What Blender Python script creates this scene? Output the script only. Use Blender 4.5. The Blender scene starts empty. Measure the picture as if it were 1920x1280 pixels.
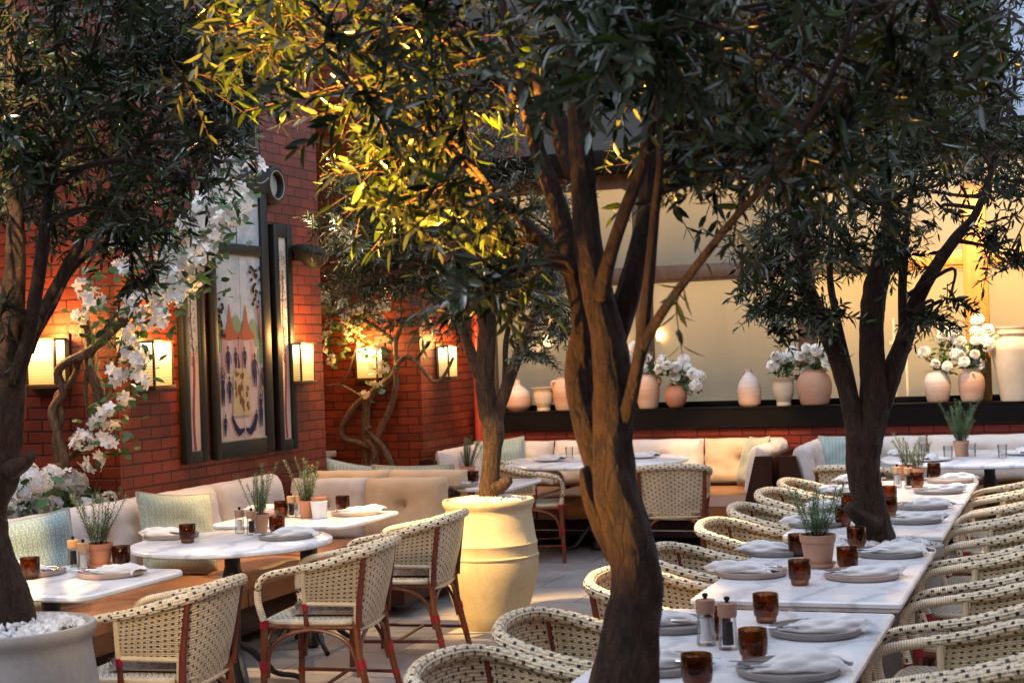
import bpy, bmesh, math, random
import numpy as np
from mathutils import Vector, Matrix, noise
C = bpy.context.scene.collection
PI = math.pi
rnd = random.Random(7)

# ------------------------------------------------------------------ camera
YAW, PITCH, ROLL, FPX, EYE = 0.351618, -0.0084931, 0.0352807, 2860.88, 1.65
_F = np.array([-math.sin(YAW)*math.cos(PITCH), math.cos(YAW)*math.cos(PITCH), -math.sin(PITCH)])
_r = np.array([math.cos(YAW), math.sin(YAW), 0]); _d = -np.cross(_r, _F)
_R = math.cos(ROLL)*_r + math.sin(ROLL)*_d
_D = -math.sin(ROLL)*_r + math.cos(ROLL)*_d
ORG = np.array([0, 0, EYE])

def ray(x, y):
    return _R*(x-960)/FPX + _D*(y-640)/FPX + _F
def PY(x, y, Y):
    d = ray(x, y); return Vector(ORG + d*(Y/d[1]))
def PX(x, y, X):
    d = ray(x, y); return Vector(ORG + d*(X/d[0]))
def PZ(x, y, z):
    d = ray(x, y); return Vector(ORG + d*((z-EYE)/d[2]))
def depth(p):
    return float((np.array(p)-ORG) @ _F)

cam_d = bpy.data.cameras.new('camera'); cam = bpy.data.objects.new('camera', cam_d); C.objects.link(cam)
cam_d.sensor_width = 36; cam_d.lens = FPX/1920*36; cam_d.clip_end = 500; cam_d.clip_start = 0.05
m = Matrix.Identity(4)
for i in range(3):
    m[i][0] = _R[i]; m[i][1] = -_D[i]; m[i][2] = -_F[i]; m[i][3] = ORG[i]
cam.matrix_world = m
cam_d.dof.use_dof = True; cam_d.dof.focus_distance = 7.2; cam_d.dof.aperture_fstop = 6.3
bpy.context.scene.camera = cam
sc = bpy.context.scene
sc.view_settings.view_transform = 'Standard'; sc.view_settings.look = 'None'
sc.view_settings.exposure = 0; sc.view_settings.gamma = 1
sc.render.engine = 'CYCLES'
sc.cycles.use_denoising = True
sc.cycles.max_bounces = 8; sc.cycles.transparent_max_bounces = 12; sc.cycles.transmission_bounces = 8
sc.cycles.diffuse_bounces = 3; sc.cycles.glossy_bounces = 3
sc.cycles.caustics_reflective = False; sc.cycles.caustics_refractive = False
sc.cycles.sample_clamp_indirect = 4

# ------------------------------------------------------------------ materials
class NT:
    def __init__(s, name):
        s.m = bpy.data.materials.new(name); s.m.use_nodes = True
        s.t = s.m.node_tree; s.n = s.t.nodes
        s.b = s.n['Principled BSDF']; s.out = s.n['Material Output']
    def node(s, typ, **kw):
        n = s.n.new(typ)
        for k, v in kw.items():
            if hasattr(n, k): setattr(n, k, v)
        return n
    def link(s, a, b): s.t.links.new(a, b)
    def set(s, **kw):
        for k, v in kw.items():
            inp = s.b.inputs[k.replace('_', ' ')]
            if isinstance(v, tuple) and len(v) == 3: v = (*v, 1)
            inp.default_value = v
    def math(s, op, a, b=None, c=None):
        n = s.node('ShaderNodeMath', operation=op)
        for i, v in enumerate((a, b, c)):
            if v is None: continue
            if isinstance(v, (int, float)): n.inputs[i].default_value = v
            else: s.link(v, n.inputs[i])
        return n.outputs[0]
    def mix(s, fac, a, b, blend='MIX'):
        n = s.node('ShaderNodeMix', data_type='RGBA', blend_type=blend)
        for sock, v in ((n.inputs[0], fac), (n.inputs[6], a), (n.inputs[7], b)):
            if isinstance(v, (int, float)): sock.default_value = v
            elif isinstance(v, tuple): sock.default_value = (*v, 1) if len(v) == 3 else v
            else: s.link(v, sock)
        return n.outputs[2]
    def ramp(s, fac, stops):
        n = s.node('ShaderNodeValToRGB'); e = n.color_ramp.elements
        while len(e) < len(stops): e.new(0.5)
        for el, (p, c) in zip(e, stops):
            el.position = p; el.color = (*c, 1) if len(c) == 3 else c
        s.link(fac, n.inputs[0]); return n.outputs[0]
    def coord(s, which='Object', scale=1.0):
        tc = s.node('ShaderNodeTexCoord'); o = tc.outputs[which]
        mp = s.node('ShaderNodeMapping')
        sc_ = scale if isinstance(scale, tuple) else (scale,)*3
        mp.inputs['Scale'].default_value = sc_
        s.link(o, mp.inputs[0]); return mp.outputs[0]
    def noise(s, vec, scale, detail=4, rough=.55, dist=0):
        n = s.node('ShaderNodeTexNoise'); n.inputs['Scale'].default_value = scale
        n.inputs['Detail'].default_value = detail; n.inputs['Roughness'].default_value = rough
        n.inputs['Distortion'].default_value = dist
        s.link(vec, n.inputs['Vector']); return n.outputs[0]
    def bump(s, h, strength=.3, dist=.01):
        n = s.node('ShaderNodeBump'); n.inputs['Strength'].default_value = strength
        n.inputs['Distance'].default_value = dist
        s.link(h, n.inputs['Height']); s.link(n.outputs[0], s.b.inputs['Normal']); return n
    def base(s, col): s.link(col, s.b.inputs['Base Color'])

def simple(name, c1, c2=None, scale=8,  rough=.6, bump=0, bscale=60, metal=0, spec=.5, dist=.004, stretch=1.0, coordw='Object', r2=None):
    t = NT(name); c2 = c2 or tuple(x*.7 for x in c1)
    v = t.coord(coordw, stretch)
    n = t.noise(v, scale, 6)
    t.base(t.ramp(n, [(.3, c2), (.7, c1)]))
    t.set(Roughness=rough, Metallic=metal, Specular_IOR_Level=spec)
    if r2 is not None:
        rr = t.math('MULTIPLY_ADD', n, r2-rough, rough); t.link(rr, t.b.inputs['Roughness'])
    if bump: t.bump(t.noise(v, bscale, 6), bump, dist)
    return t.m

def mat_brick(name, a, b, mortar):
    t = NT(name); tc = t.node('ShaderNodeTexCoord'); uv = tc.outputs['UV']
    wob = t.noise(uv, 5, 3)
    mp = t.node('ShaderNodeVectorMath', operation='MULTIPLY_ADD')
    t.link(wob, mp.inputs[0]); mp.inputs[1].default_value = (.006, .006, 0); t.link(uv, mp.inputs[2])
    br = t.node('ShaderNodeTexBrick'); t.link(mp.outputs[0], br.inputs['Vector'])
    br.offset = .5; br.squash = 1
    for k, v in {'Scale': 1, 'Mortar Size': .006, 'Mortar Smooth': .45, 'Bias': 0, 'Brick Width': .205, 'Row Height': .0715}.items():
        br.inputs[k].default_value = v
    br.inputs['Color1'].default_value = (*a, 1); br.inputs['Color2'].default_value = (*b, 1); br.inputs['Mortar'].default_value = (*mortar, 1)
    n = t.noise(uv, 2.2, 6, .65); n2 = t.noise(uv, 60, 5)
    dirt = t.ramp(n, [(.3, (.6, .58, .6)), (.7, (1.15, 1.1, 1.05))])
    col = t.mix(1, br.outputs[0], dirt, 'MULTIPLY')
    spots = t.ramp(t.noise(uv, 34, 4, .7), [(.66, (0, 0, 0)), (.74, (1, 1, 1))])
    col = t.mix(t.math('MULTIPLY', spots, .22), col, (.5, .32, .26))
    t.base(col); t.set(Specular_IOR_Level=.3)
    t.link(t.math('MULTIPLY_ADD', n2, .3, .3), t.b.inputs['Roughness'])
    h = t.math('SUBTRACT', 1, br.outputs[1]); h = t.math('MULTIPLY_ADD', n2, .35, h)
    t.bump(h, 1.0, .010)
    return t.m

def mat_weave(name, cream, du=.032, dv=.035, stagger=.5, su=.2, sv=.2, dark=(.012, .022, .018)):
    t = NT(name); tc = t.node('ShaderNodeTexCoord'); uv = tc.outputs['UV']
    sp = t.node('ShaderNodeSeparateXYZ'); t.link(uv, sp.inputs[0]); u, v = sp.outputs[0], sp.outputs[1]
    a = t.math('DIVIDE', u, du); b = t.math('DIVIDE', v, dv)
    fl = t.math('FLOOR', a); par = t.math('MODULO', fl, 2)
    par = t.math('ABSOLUTE', par)
    b2 = t.math('MULTIPLY_ADD', par, stagger, b)
    fu = t.math('FRACT', a); fv = t.math('FRACT', b2)
    du_ = t.math('ABSOLUTE', t.math('SUBTRACT', fu, .5)); dv_ = t.math('ABSOLUTE', t.math('SUBTRACT', fv, .5))
    dot = t.math('MULTIPLY', t.math('LESS_THAN', du_, su), t.math('LESS_THAN', dv_, sv))
    # woven strands: short over-and-under dashes
    br = t.node('ShaderNodeTexBrick'); t.link(uv, br.inputs['Vector']); br.offset = .5
    for k, val in {'Scale': 1, 'Mortar Size': .0013, 'Mortar Smooth': .7, 'Bias': 0, 'Brick Width': du*1.25, 'Row Height': dv/3}.items():
        br.inputs[k].default_value = val
    br.inputs['Color1'].default_value = (*cream, 1); br.inputs['Color2'].default_value = (*[c*.86 for c in cream], 1)
    br.inputs['Mortar'].default_value = (*[c*.36 for c in cream], 1)
    n = t.noise(t.coord('Object', 1), 9, 4)
    col = t.mix(1, br.outputs[0], t.ramp(n, [(.3, (.8, .78, .72)), (.7, (1.08, 1.06, 1.02))]), 'MULTIPLY')
    t.base(t.mix(dot, col, dark))
    row = t.math('FRACT', t.math('DIVIDE', v, dv/3)); hr = t.math('SINE', t.math('MULTIPLY', row, PI))
    colp = t.math('FRACT', t.math('MULTIPLY_ADD', t.math('MODULO', t.math('FLOOR', t.math('DIVIDE', v, dv/3)), 2), .5, t.math('DIVIDE', u, du)))
    hc = t.math('SINE', t.math('MULTIPLY', colp, PI))
    h = t.math('MULTIPLY', hr, hc); h = t.math('SUBTRACT', h, t.math('MULTIPLY', dot, .8))
    t.bump(h, .9, .005); t.set(Roughness=.42)
    return t.m

def mat_rim(name, cream, dark=(.012, .022, .018)):
    t = NT(name); tc = t.node('ShaderNodeTexCoord'); uv = tc.outputs['UV']
    sp = t.node('ShaderNodeSeparateXYZ'); t.link(uv, sp.inputs[0]); u, v = sp.outputs[0], sp.outputs[1]
    a = t.math('DIVIDE', u, .042)
    dots = None
    for off, lo, hi in ((0, .13, .22), (.5, .28, .37), (0, .43, .5), (.5, .98, 1.07)):
        f = t.math('FRACT', t.math('ADD', a, off))
        d = t.math('MULTIPLY', t.math('MULTIPLY', t.math('GREATER_THAN', f, .34), t.math('LESS_THAN', f, .66)),
                   t.math('MULTIPLY', t.math('GREATER_THAN', v, lo), t.math('LESS_THAN', v, hi)))
        dots = d if dots is None else t.math('MAXIMUM', dots, d)
    wr = t.math('FRACT', t.math('DIVIDE', t.math('MULTIPLY_ADD', v, .012, u), .0085)); hh = t.math('SINE', t.math('MULTIPLY', wr, PI))
    n = t.noise(t.coord('Object', 1), 9, 4)
    shade = t.ramp(hh, [(.05, (.3, .28, .24)), (.45, (1, 1, 1))])
    col = t.mix(1, t.mix(1, cream, shade, 'MULTIPLY'), t.ramp(n, [(.3, (.82, .8, .75)), (.7, (1.08, 1.06, 1.02))]), 'MULTIPLY')
    t.base(t.mix(dots, col, dark)); t.bump(hh, .7, .003); t.set(Roughness=.4)
    return t.m

def mat_marble(name):
    t = NT(name); v = t.coord('Object', 1)
    n = t.noise(v, 3.2, 9, .62, 1.6)
    w = t.node('ShaderNodeTexWave'); w.inputs['Scale'].default_value = 1.1; w.inputs['Distortion'].default_value = 9
    w.inputs['Detail'].default_value = 5; w.inputs['Detail Scale'].default_value = 1.5; t.link(v, w.inputs['Vector'])
    vein = t.ramp(w.outputs[1], [(0, (.60, .61, .63)), (.10, (.80, .80, .80)), (1, (.83, .83, .83))])
    cl = t.ramp(n, [(.30, (.80, .82, .84)), (.6, (1, 1, 1))])
    t.base(t.mix(1, vein, cl, 'MULTIPLY')); t.set(Roughness=.16)
    t.link(t.math('MULTIPLY_ADD', t.noise(v, 30, 4), .16, .1), t.b.inputs['Roughness'])
    return t.m

def mat_fabric(name, c1, c2, motif=None):
    t = NT(name); v = t.coord('Object', 1)
    n = t.noise(v, 5, 5)
    col = t.ramp(n, [(.3, c2), (.7, c1)])
    if motif:
        uv = t.node('ShaderNodeTexCoord').outputs['UV']
        sp = t.node('ShaderNodeSeparateXYZ'); t.link(uv, sp.inputs[0])
        a = t.math('DIVIDE', sp.outputs[0], .03); par = t.math('MODULO', t.math('FLOOR', a), 2)
        b = t.math('MULTIPLY_ADD', par, .5, t.math('DIVIDE', sp.outputs[1], .035))
        du = t.math('SUBTRACT', t.math('FRACT', a), .5); dv = t.math('SUBTRACT', t.math('FRACT', b), .5)
        r = t.math('SQRT', t.math('ADD', t.math('MULTIPLY', t.math('MULTIPLY', du, du), 1.6), t.math('MULTIPLY', dv, dv)))
        ring = t.math('LESS_THAN', t.math('ABSOLUTE', t.math('SUBTRACT', r, .36)), .085)
        nn = t.math('GREATER_THAN', t.noise(uv, 60, 2), .42)
        col = t.mix(t.math('MULTIPLY', t.math('MULTIPLY', ring, nn), .75), col, motif)
    t.base(col); t.set(Roughness=.9, Specular_IOR_Level=.2, Sheen_Weight=.25)
    t.bump(t.math('ADD', t.noise(v, 350, 2), t.math('MULTIPLY', t.noise(v, 14, 3), 3)), .25, .004)
    return t.m

def mat_leaf(name, f1, f2, back, rough=.38, transl=.18):
    t = NT(name); g = t.node('ShaderNodeNewGeometry'); ri = g.outputs['Random Per Island']
    col = t.ramp(ri, [(0, f2), (.75, f1), (.93, tuple(min(1, c*1.5) for c in f1)), (1, (f1[0]*2.0, f1[1]*2.1, f1[2]*.9))])
    bk = t.mix(t.math('MULTIPLY', ri, .5), back, f1)
    col = t.mix(g.outputs['Backfacing'], col, bk)
    t.base(col); t.set(Roughness=rough)
    sp_r = t.math('FRACT', t.math('MULTIPLY', ri, 7.31)); t.link(t.ramp(sp_r, [(.62, (.10, .10, .10)), (.9, (1, 1, 1))]), t.b.inputs['Specular IOR Level'])
    tr = t.node('ShaderNodeBsdfTranslucent'); t.link(col, tr.inputs[0])
    mx = t.node('ShaderNodeMixShader'); mx.inputs[0].default_value = transl
    t.link(t.b.outputs[0], mx.inputs[1]); t.link(tr.outputs[0], mx.inputs[2]); t.link(mx.outputs[0], t.out.inputs[0])
    return t.m

def mat_petal(name, c=(.90, .88, .84)):
    t = NT(name); g = t.node('ShaderNodeNewGeometry')
    col = t.ramp(g.outputs['Random Per Island'], [(0, tuple(x*.86 for x in c)), (.6, c), (1, (c[0], c[1]*.96, c[2]*.84))])
    t.base(col); t.set(Roughness=.6, Specular_IOR_Level=.3)
    tr = t.node('ShaderNodeBsdfTranslucent'); t.link(col, tr.inputs[0])
    mx = t.node('ShaderNodeMixShader'); mx.inputs[0].default_value = .35
    t.link(t.b.outputs[0], mx.inputs[1]); t.link(tr.outputs[0], mx.inputs[2]); t.link(mx.outputs[0], t.out.inputs[0])
    return t.m

def mat_glass(name, col, rough=.03, streak=False):
    t = NT(name); t.n.remove(t.b)
    tr = t.node('ShaderNodeBsdfTransparent'); gl = t.node('ShaderNodeBsdfGlossy'); gl.inputs['Roughness'].default_value = rough
    fr = t.node('ShaderNodeFresnel'); fr.inputs[0].default_value = 1.5
    mx = t.node('ShaderNodeMixShader'); t.link(t.math('MULTIPLY_ADD', fr.outputs[0], .7, .0), mx.inputs[0])
    t.link(tr.outputs[0], mx.inputs[1]); t.link(gl.outputs[0], mx.inputs[2]); t.link(mx.outputs[0], t.out.inputs[0])
    tr.inputs[0].default_value = (*col, 1)
    if streak:
        v = t.coord('Object', (1, 1, .5)); n = t.noise(v, 36, 4, .65, 1.2)
        t.link(t.ramp(n, [(.3, tuple(c*.45 for c in col)), (.62, col), (.8, tuple(min(1, c*1.25) for c in col))]), tr.inputs[0])
    return t.m

def mat_bark(name, c1, c2):
    t = NT(name); v = t.coord('Object', (1, 1, .35)); n = t.noise(v, 24, 9, .75, .8); n2 = t.noise(t.coord('Object', 1), 6, 5); n3 = t.noise(t.coord('Object', 1), 90, 6, .7)
    vo = t.node('ShaderNodeTexVoronoi', feature='DISTANCE_TO_EDGE'); vo.inputs['Scale'].default_value = 30
    wv = t.node('ShaderNodeVectorMath', operation='MULTIPLY_ADD'); nn = t.node('ShaderNodeTexNoise'); nn.inputs['Scale'].default_value = 14; t.link(v, nn.inputs['Vector'])
    t.link(nn.outputs[1], wv.inputs[0]); wv.inputs[1].default_value = (.07, .07, .07); t.link(v, wv.inputs[2]); t.link(wv.outputs[0], vo.inputs['Vector'])
    crack = t.ramp(vo.outputs[0], [(.0, (0, 0, 0)), (.16, (1, 1, 1))])
    col = t.ramp(n, [(.36, c2), (.62, c1)])
    grey = tuple((a_*1.25+.012) for a_ in c1)
    col = t.mix(t.math('MULTIPLY', t.ramp(n2, [(.52, (0, 0, 0)), (.66, (1, 1, 1))]), .45), col, grey)
    col = t.mix(1, col, t.ramp(n3, [(.3, (.55, .55, .55)), (.7, (1.3, 1.25, 1.2))]), 'MULTIPLY')
    col = t.mix(t.math('MULTIPLY', t.math('SUBTRACT', 1, crack), .45), col, c2)
    t.base(col); t.set(Roughness=.6, Specular_IOR_Level=.25)
    h = t.math('ADD', t.math('MULTIPLY', n, 1.0), t.math('MULTIPLY', crack, .16)); h = t.math('ADD', h, t.math('MULTIPLY', n3, .35))
    t.bump(h, 1.0, .022)
    return t.m

def mat_emit_lamp(name):
    t = NT(name); tc = t.node('ShaderNodeTexCoord'); sp = t.node('ShaderNodeSeparateXYZ'); t.link(tc.outputs['Generated'], sp.inputs[0])
    z = sp.outputs[2]
    rib = t.math('SINE', t.math('MULTIPLY', z, 2*PI*15)); rib = t.math('MULTIPLY_ADD', rib, .26, .74)
    col = t.ramp(z, [(0, (1, .55, .13)), (.5, (1, .68, .26)), (.9, (1, .85, .55))])
    st = t.ramp(z, [(0, (.14, .14, .14)), (.45, (.3, .3, .3)), (.8, (1, 1, 1)), (1, (.8, .8, .8))])
    s = t.math('MULTIPLY', t.math('MULTIPLY', st, rib), 4.6)
    t.b.inputs['Base Color'].default_value = (.25, .2, .12, 1); t.set(Roughness=.3)
    t.link(col, t.b.inputs['Emission Color']); t.link(s, t.b.inputs['Emission Strength'])
    return t.m

def mat_pane(name, warm, cool, strength, phase=0.0):
    t = NT(name); tc = t.node('ShaderNodeTexCoord'); sp = t.node('ShaderNodeSeparateXYZ'); t.link(tc.outputs['Generated'], sp.inputs[0])
    n = t.noise(t.coord('Object', (1, 1, .5)), 1.3, 3)
    f = t.math('MULTIPLY_ADD', n, .35, t.math('MULTIPLY_ADD', sp.outputs[2], .8, -.15))
    f = t.math('MULTIPLY_ADD', sp.outputs[0], phase, f)
    col = t.ramp(f, [(.1, cool), (.75, warm)])
    # fine vertical folds of the sheer blind behind the glass
    w = t.node('ShaderNodeTexWave', bands_direction='X'); w.inputs['Scale'].default_value = 9; w.inputs['Distortion'].default_value = 1.2
    t.link(t.coord('Object', (1, 1, .15)), w.inputs['Vector'])
    k = t.math('MULTIPLY_ADD', t.noise(t.coord('Object', (3, 1, .25)), 2.5, 4), .22, .86)
    t.b.inputs['Base Color'].default_value = (.05, .045, .04, 1); t.set(Roughness=.06, Specular_IOR_Level=.8)
    t.link(col, t.b.inputs['Emission Color']); t.link(t.math('MULTIPLY', k, strength), t.b.inputs['Emission Strength'])
    return t.m

M = {}
M['brick'] = mat_brick('painted_brick', (.235, .039, .013), (.14, .023, .009), (.05, .010, .005))
M['brick_far'] = mat_brick('painted_brick_far', (.21, .027, .010), (.15, .018, .008), (.06, .009, .006))
M['weave'] = mat_weave('wicker_weave', (.78, .63, .42), su=.165, sv=.165)
M['rim_woven'] = mat_weave('rim_weave', (.80, .67, .47), du=.030, dv=.25, su=.19, sv=.17)
M['weave_side'] = mat_weave('wicker_side', (.70, .54, .33), du=.027, dv=.037, stagger=0.0, su=.21, sv=.18)
M['weave_seat'] = mat_weave('wicker_seat', (.74, .66, .52), du=.026, dv=.026)
M['rim'] = mat_rim('wicker_rim', (.78, .65, .46))
M['cane'] = simple('cream_cane', (.62, .49, .31), (.5, .38, .22), 30, .4, .3, 90)
M['rattan'] = simple('rattan_wood', (.24, .075, .022), (.12, .03, .010), 14, .3, .2, 60, stretch=(4, 4, .6))
M['redwood'] = simple('stained_wood', (.17, .035, .015), (.09, .017, .009), 16, .3, .15, 60, stretch=(4, 4, .5))
M['red'] = simple('red_binding', (.42, .012, .025), (.28, .008, .016), 40, .4, .3, 200)
M['marble'] = mat_marble('white_marble')
M['iron'] = simple('black_iron', (.014, .013, .013), (.008, .008, .008), 20, .45, .2, 80)
M['leather'] = simple('camel_leather', (.30, .115, .035), (.20, .07, .02), 6, .42, .25, 140, r2=.3)
M['darkwood'] = simple('dark_walnut', (.040, .011, .006), (.02, .006, .004), 9, .4, .15, 60, spec=.2, stretch=(1, 1, .15))
M['linen'] = mat_fabric('cream_linen', (.64, .575, .51), (.54, .48, .42))
M['linen_tan'] = mat_fabric('tan_linen', (.60, .45, .29), (.50, .36, .22))
M['sage'] = mat_fabric('sage_print', (.235, .325, .305), (.19, .27, .255), motif=(.50, .53, .44))
M['sage2'] = mat_fabric('olive_print', (.40, .42, .30), (.32, .34, .24), motif=(.20, .23, .15))
M['piping'] = simple('piping', (.42, .38, .30), (.34, .3, .23), 60, .8)
M['terracotta'] = simple('terracotta', (.50, .22, .115), (.36, .15, .075), 7, .75, .3, 40)
M['terra_pale'] = simple('pale_terracotta', (.47, .27, .175), (.36, .19, .11), 6, .8, .35, 30)
M['cream_clay'] = simple('cream_clay', (.62, .50, .35), (.50, .38, .25), 6, .75, .3, 30)
M['limestone'] = simple('limestone_pot', (.47, .40, .28), (.37, .31, .21), 4, .75, .35, 45)
M['greystone'] = simple('grey_stone_pot', (.42, .38, .33), (.30, .27, .24), 3, .8, .4, 60)
tp = NT('white_pebble'); g_ = tp.node('ShaderNodeNewGeometry')
tp.base(tp.mix(1, tp.ramp(g_.outputs['Random Per Island'], [(0, (.34, .31, .29)), (.3, (.58, .56, .54)), (.7, (.70, .69, .67)), (1, (.62, .56, .48))]), tp.ramp(tp.noise(tp.coord('Object', 1), 70, 4), [(.3, (.8, .8, .8)), (.7, (1.1, 1.1, 1.1))]), 'MULTIPLY')); tp.set(Roughness=.55)
M['pebble'] = tp.m
M['soil'] = simple('soil', (.03, .02, .014), (.015, .01, .008), 60, .95, .6, 90)
M['amber'] = mat_glass('amber_glass', (.66, .40, .22), .05, True)
M['clear'] = mat_glass('clear_acrylic', (.95, .95, .95), .03)
M['pepper'] = simple('peppercorn', (.025, .02, .018), (.01, .008, .008), 300, .8, .6, 300)
M['salt'] = simple('salt', (.75, .74, .72), (.6, .6, .6), 200, .8, .5, 300)
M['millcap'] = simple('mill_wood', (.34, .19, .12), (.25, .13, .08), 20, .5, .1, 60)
M['millcap_lit'] = simple('mill_wood_pale', (.52, .30, .14), (.42, .22, .10), 20, .5, .1, 60)  # same cap wood, lightened in colour for the lamp-lit tables
M['steel'] = simple('steel', (.55, .55, .55), (.45, .45, .45), 30, .16, 0, metal=1)
M['plate'] = simple('grey_stoneware', (.21, .185, .165), (.165, .145, .13), 14, .5, .12, 120)
M['plate_pink'] = simple('pink_stoneware', (.36, .26, .21), (.30, .21, .165), 14, .5, .12, 120)
M['white_china'] = simple('white_china', (.74, .73, .71), (.68, .67, .66), 6, .25)
M['napkin'] = mat_fabric('white_napkin', (.66, .64, .62), (.56, .545, .53))
M['fur'] = simple('grey_fur', (.26, .20, .16), (.12, .09, .07), 40, .95)
def stained(name, c1, c2, stain):
    t = NT(name); v = t.coord('Object', 1); n = t.noise(v, 5, 7, .6); n2 = t.noise(t.coord('Object', (5, 5, .6)), 2.2, 5, .6, .5); n3 = t.noise(v, 45, 5)
    col = t.ramp(n, [(.3, c2), (.7, c1)]); col = t.mix(t.math('MULTIPLY', t.ramp(n2, [(.5, (0, 0, 0)), (.72, (1, 1, 1))]), .5), col, stain)
    col = t.mix(1, col, t.ramp(n3, [(.3, (.93, .93, .92)), (.6, (1.03, 1.03, 1.03))]), 'MULTIPLY')
    t.base(col); t.set(Roughness=.8, Specular_IOR_Level=.3); t.bump(t.math('ADD', t.noise(v, 60, 5), t.math('MULTIPLY', n, 1)), .2, .003); M[name] = t.m
stained('limestone', (.50, .42, .27), (.44, .36, .22), (.40, .31, .17)); stained('greystone', (.40, .365, .32), (.32, .29, .255), (.27, .25, .215))
M['leaf'] = mat_leaf('olive_leaf', (.018, .031, .007), (.005, .010, .003), (.048, .060, .036), .2, .16)
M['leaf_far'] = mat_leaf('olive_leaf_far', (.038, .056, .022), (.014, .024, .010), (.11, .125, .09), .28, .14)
M['leaf_broad'] = mat_leaf('broad_leaf', (.055, .13, .035), (.022, .065, .018), (.08, .15, .055))
M['herb'] = mat_leaf('rosemary_leaf', (.15, .20, .08), (.07, .115, .045), (.2, .24, .14), .5)
M['herb_dark'] = mat_leaf('rosemary_leaf_dark', (.14, .22, .08), (.06, .12, .04), (.17, .24, .13), .5)
M['petal'] = mat_petal('white_petal')
M['petal_warm'] = mat_petal('cream_petal', (.80, .68, .42))
M['bark'] = mat_bark('olive_bark', (.062, .029, .014), (.012, .0065, .0045))
M['bark_pale'] = mat_bark('olive_bark_pale', (.10, .056, .028), (.026, .014, .008))
M['vine'] = mat_bark('vine_bark', (.24, .14, .07), (.08, .045, .022))
M['frame'] = simple('green_black_paint', (.012, .013, .011), (.008, .009, .008), 8, .5, .1, 40, spec=.25)
M['blackmetal'] = simple('black_metal', (.010, .009, .009), (.006, .006, .006), 10, .6, .1, 50, spec=.25)
M['bronze'] = simple('bronze', (.10, .055, .025), (.05, .028, .014), 20, .4, .1, 60, metal=.6)
M['winwood'] = simple('oak_frame', (.34, .17, .035), (.23, .11, .022), 9, .5, .15, 60, stretch=(3, 3, .3))  # right-hand frame wood, amber lamplight put into its colour
M['winwood_dark'] = simple('walnut_frame', (.13, .065, .03), (.07, .035, .018), 9, .5, .15, 60, stretch=(3, 3, .3))  # same frame timber in browner tone, without the lit colour
M['fascia'] = simple('black_shelf', (.008, .006, .005), (.005, .004, .004), 5, .6, .1, 40, spec=.06)
M['lamp'] = mat_emit_lamp('lamp_glass')
M['pipe'] = simple('red_pipe_paint', (.42, .05, .022), (.33, .035, .018), 8, .4, .1, 40)
M['plaster'] = simple('ochre_plaster', (.42, .27, .06), (.33, .2, .045), 5, .8, .2, 40)
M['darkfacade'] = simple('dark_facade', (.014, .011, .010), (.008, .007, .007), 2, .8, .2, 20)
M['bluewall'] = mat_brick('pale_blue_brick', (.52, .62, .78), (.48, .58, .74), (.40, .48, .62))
M['roundglass'] = simple('milky_glass', (.52, .50, .42), (.36, .38, .34), 6, .12)
M['pane1'] = mat_pane('lit_window_left', (.46, .30, .13), (.16, .13, .095), 1.0)
M['pane2'] = mat_pane('lit_window_mid', (.60, .375, .17), (.20, .165, .115), 1.0)
M['pane3'] = mat_pane('lit_window_right', (1.05, .60, .20), (.34, .25, .15), 1.0, .12)
M['pane_top'] = mat_pane('lit_window_top', (1.0, .70, .36), (.7, .45, .21), 1.0)

# paint colours of the mural
def paint(name, c, c2=None): M[name] = simple('mural_'+name, tuple(x*.85 for x in c), c2, 16, .85, .08, 60, spec=.12)
paint('sky', (.34, .40, .43), (.46, .48, .47)); paint('blush', (.55, .43, .37), (.50, .37, .33)); paint('tent', (.42, .115, .055), (.34, .09, .05))
paint('drape', (.52, .30, .27), (.47, .25, .24)); paint('blue', (.018, .024, .075), (.012, .017, .05)); paint('ink', (.022, .018, .018), (.014, .013, .013))
paint('table', (.50, .40, .22), (.44, .34, .18)); paint('ochre', (.26, .12, .03), (.16, .07, .03)); paint('meadow', (.24, .30, .16), (.18, .25, .13)); paint('trunkred', (.28, .085, .055), (.2, .06, .05))
paint('gold', (.35, .32, .24), (.3, .27, .2))

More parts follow.
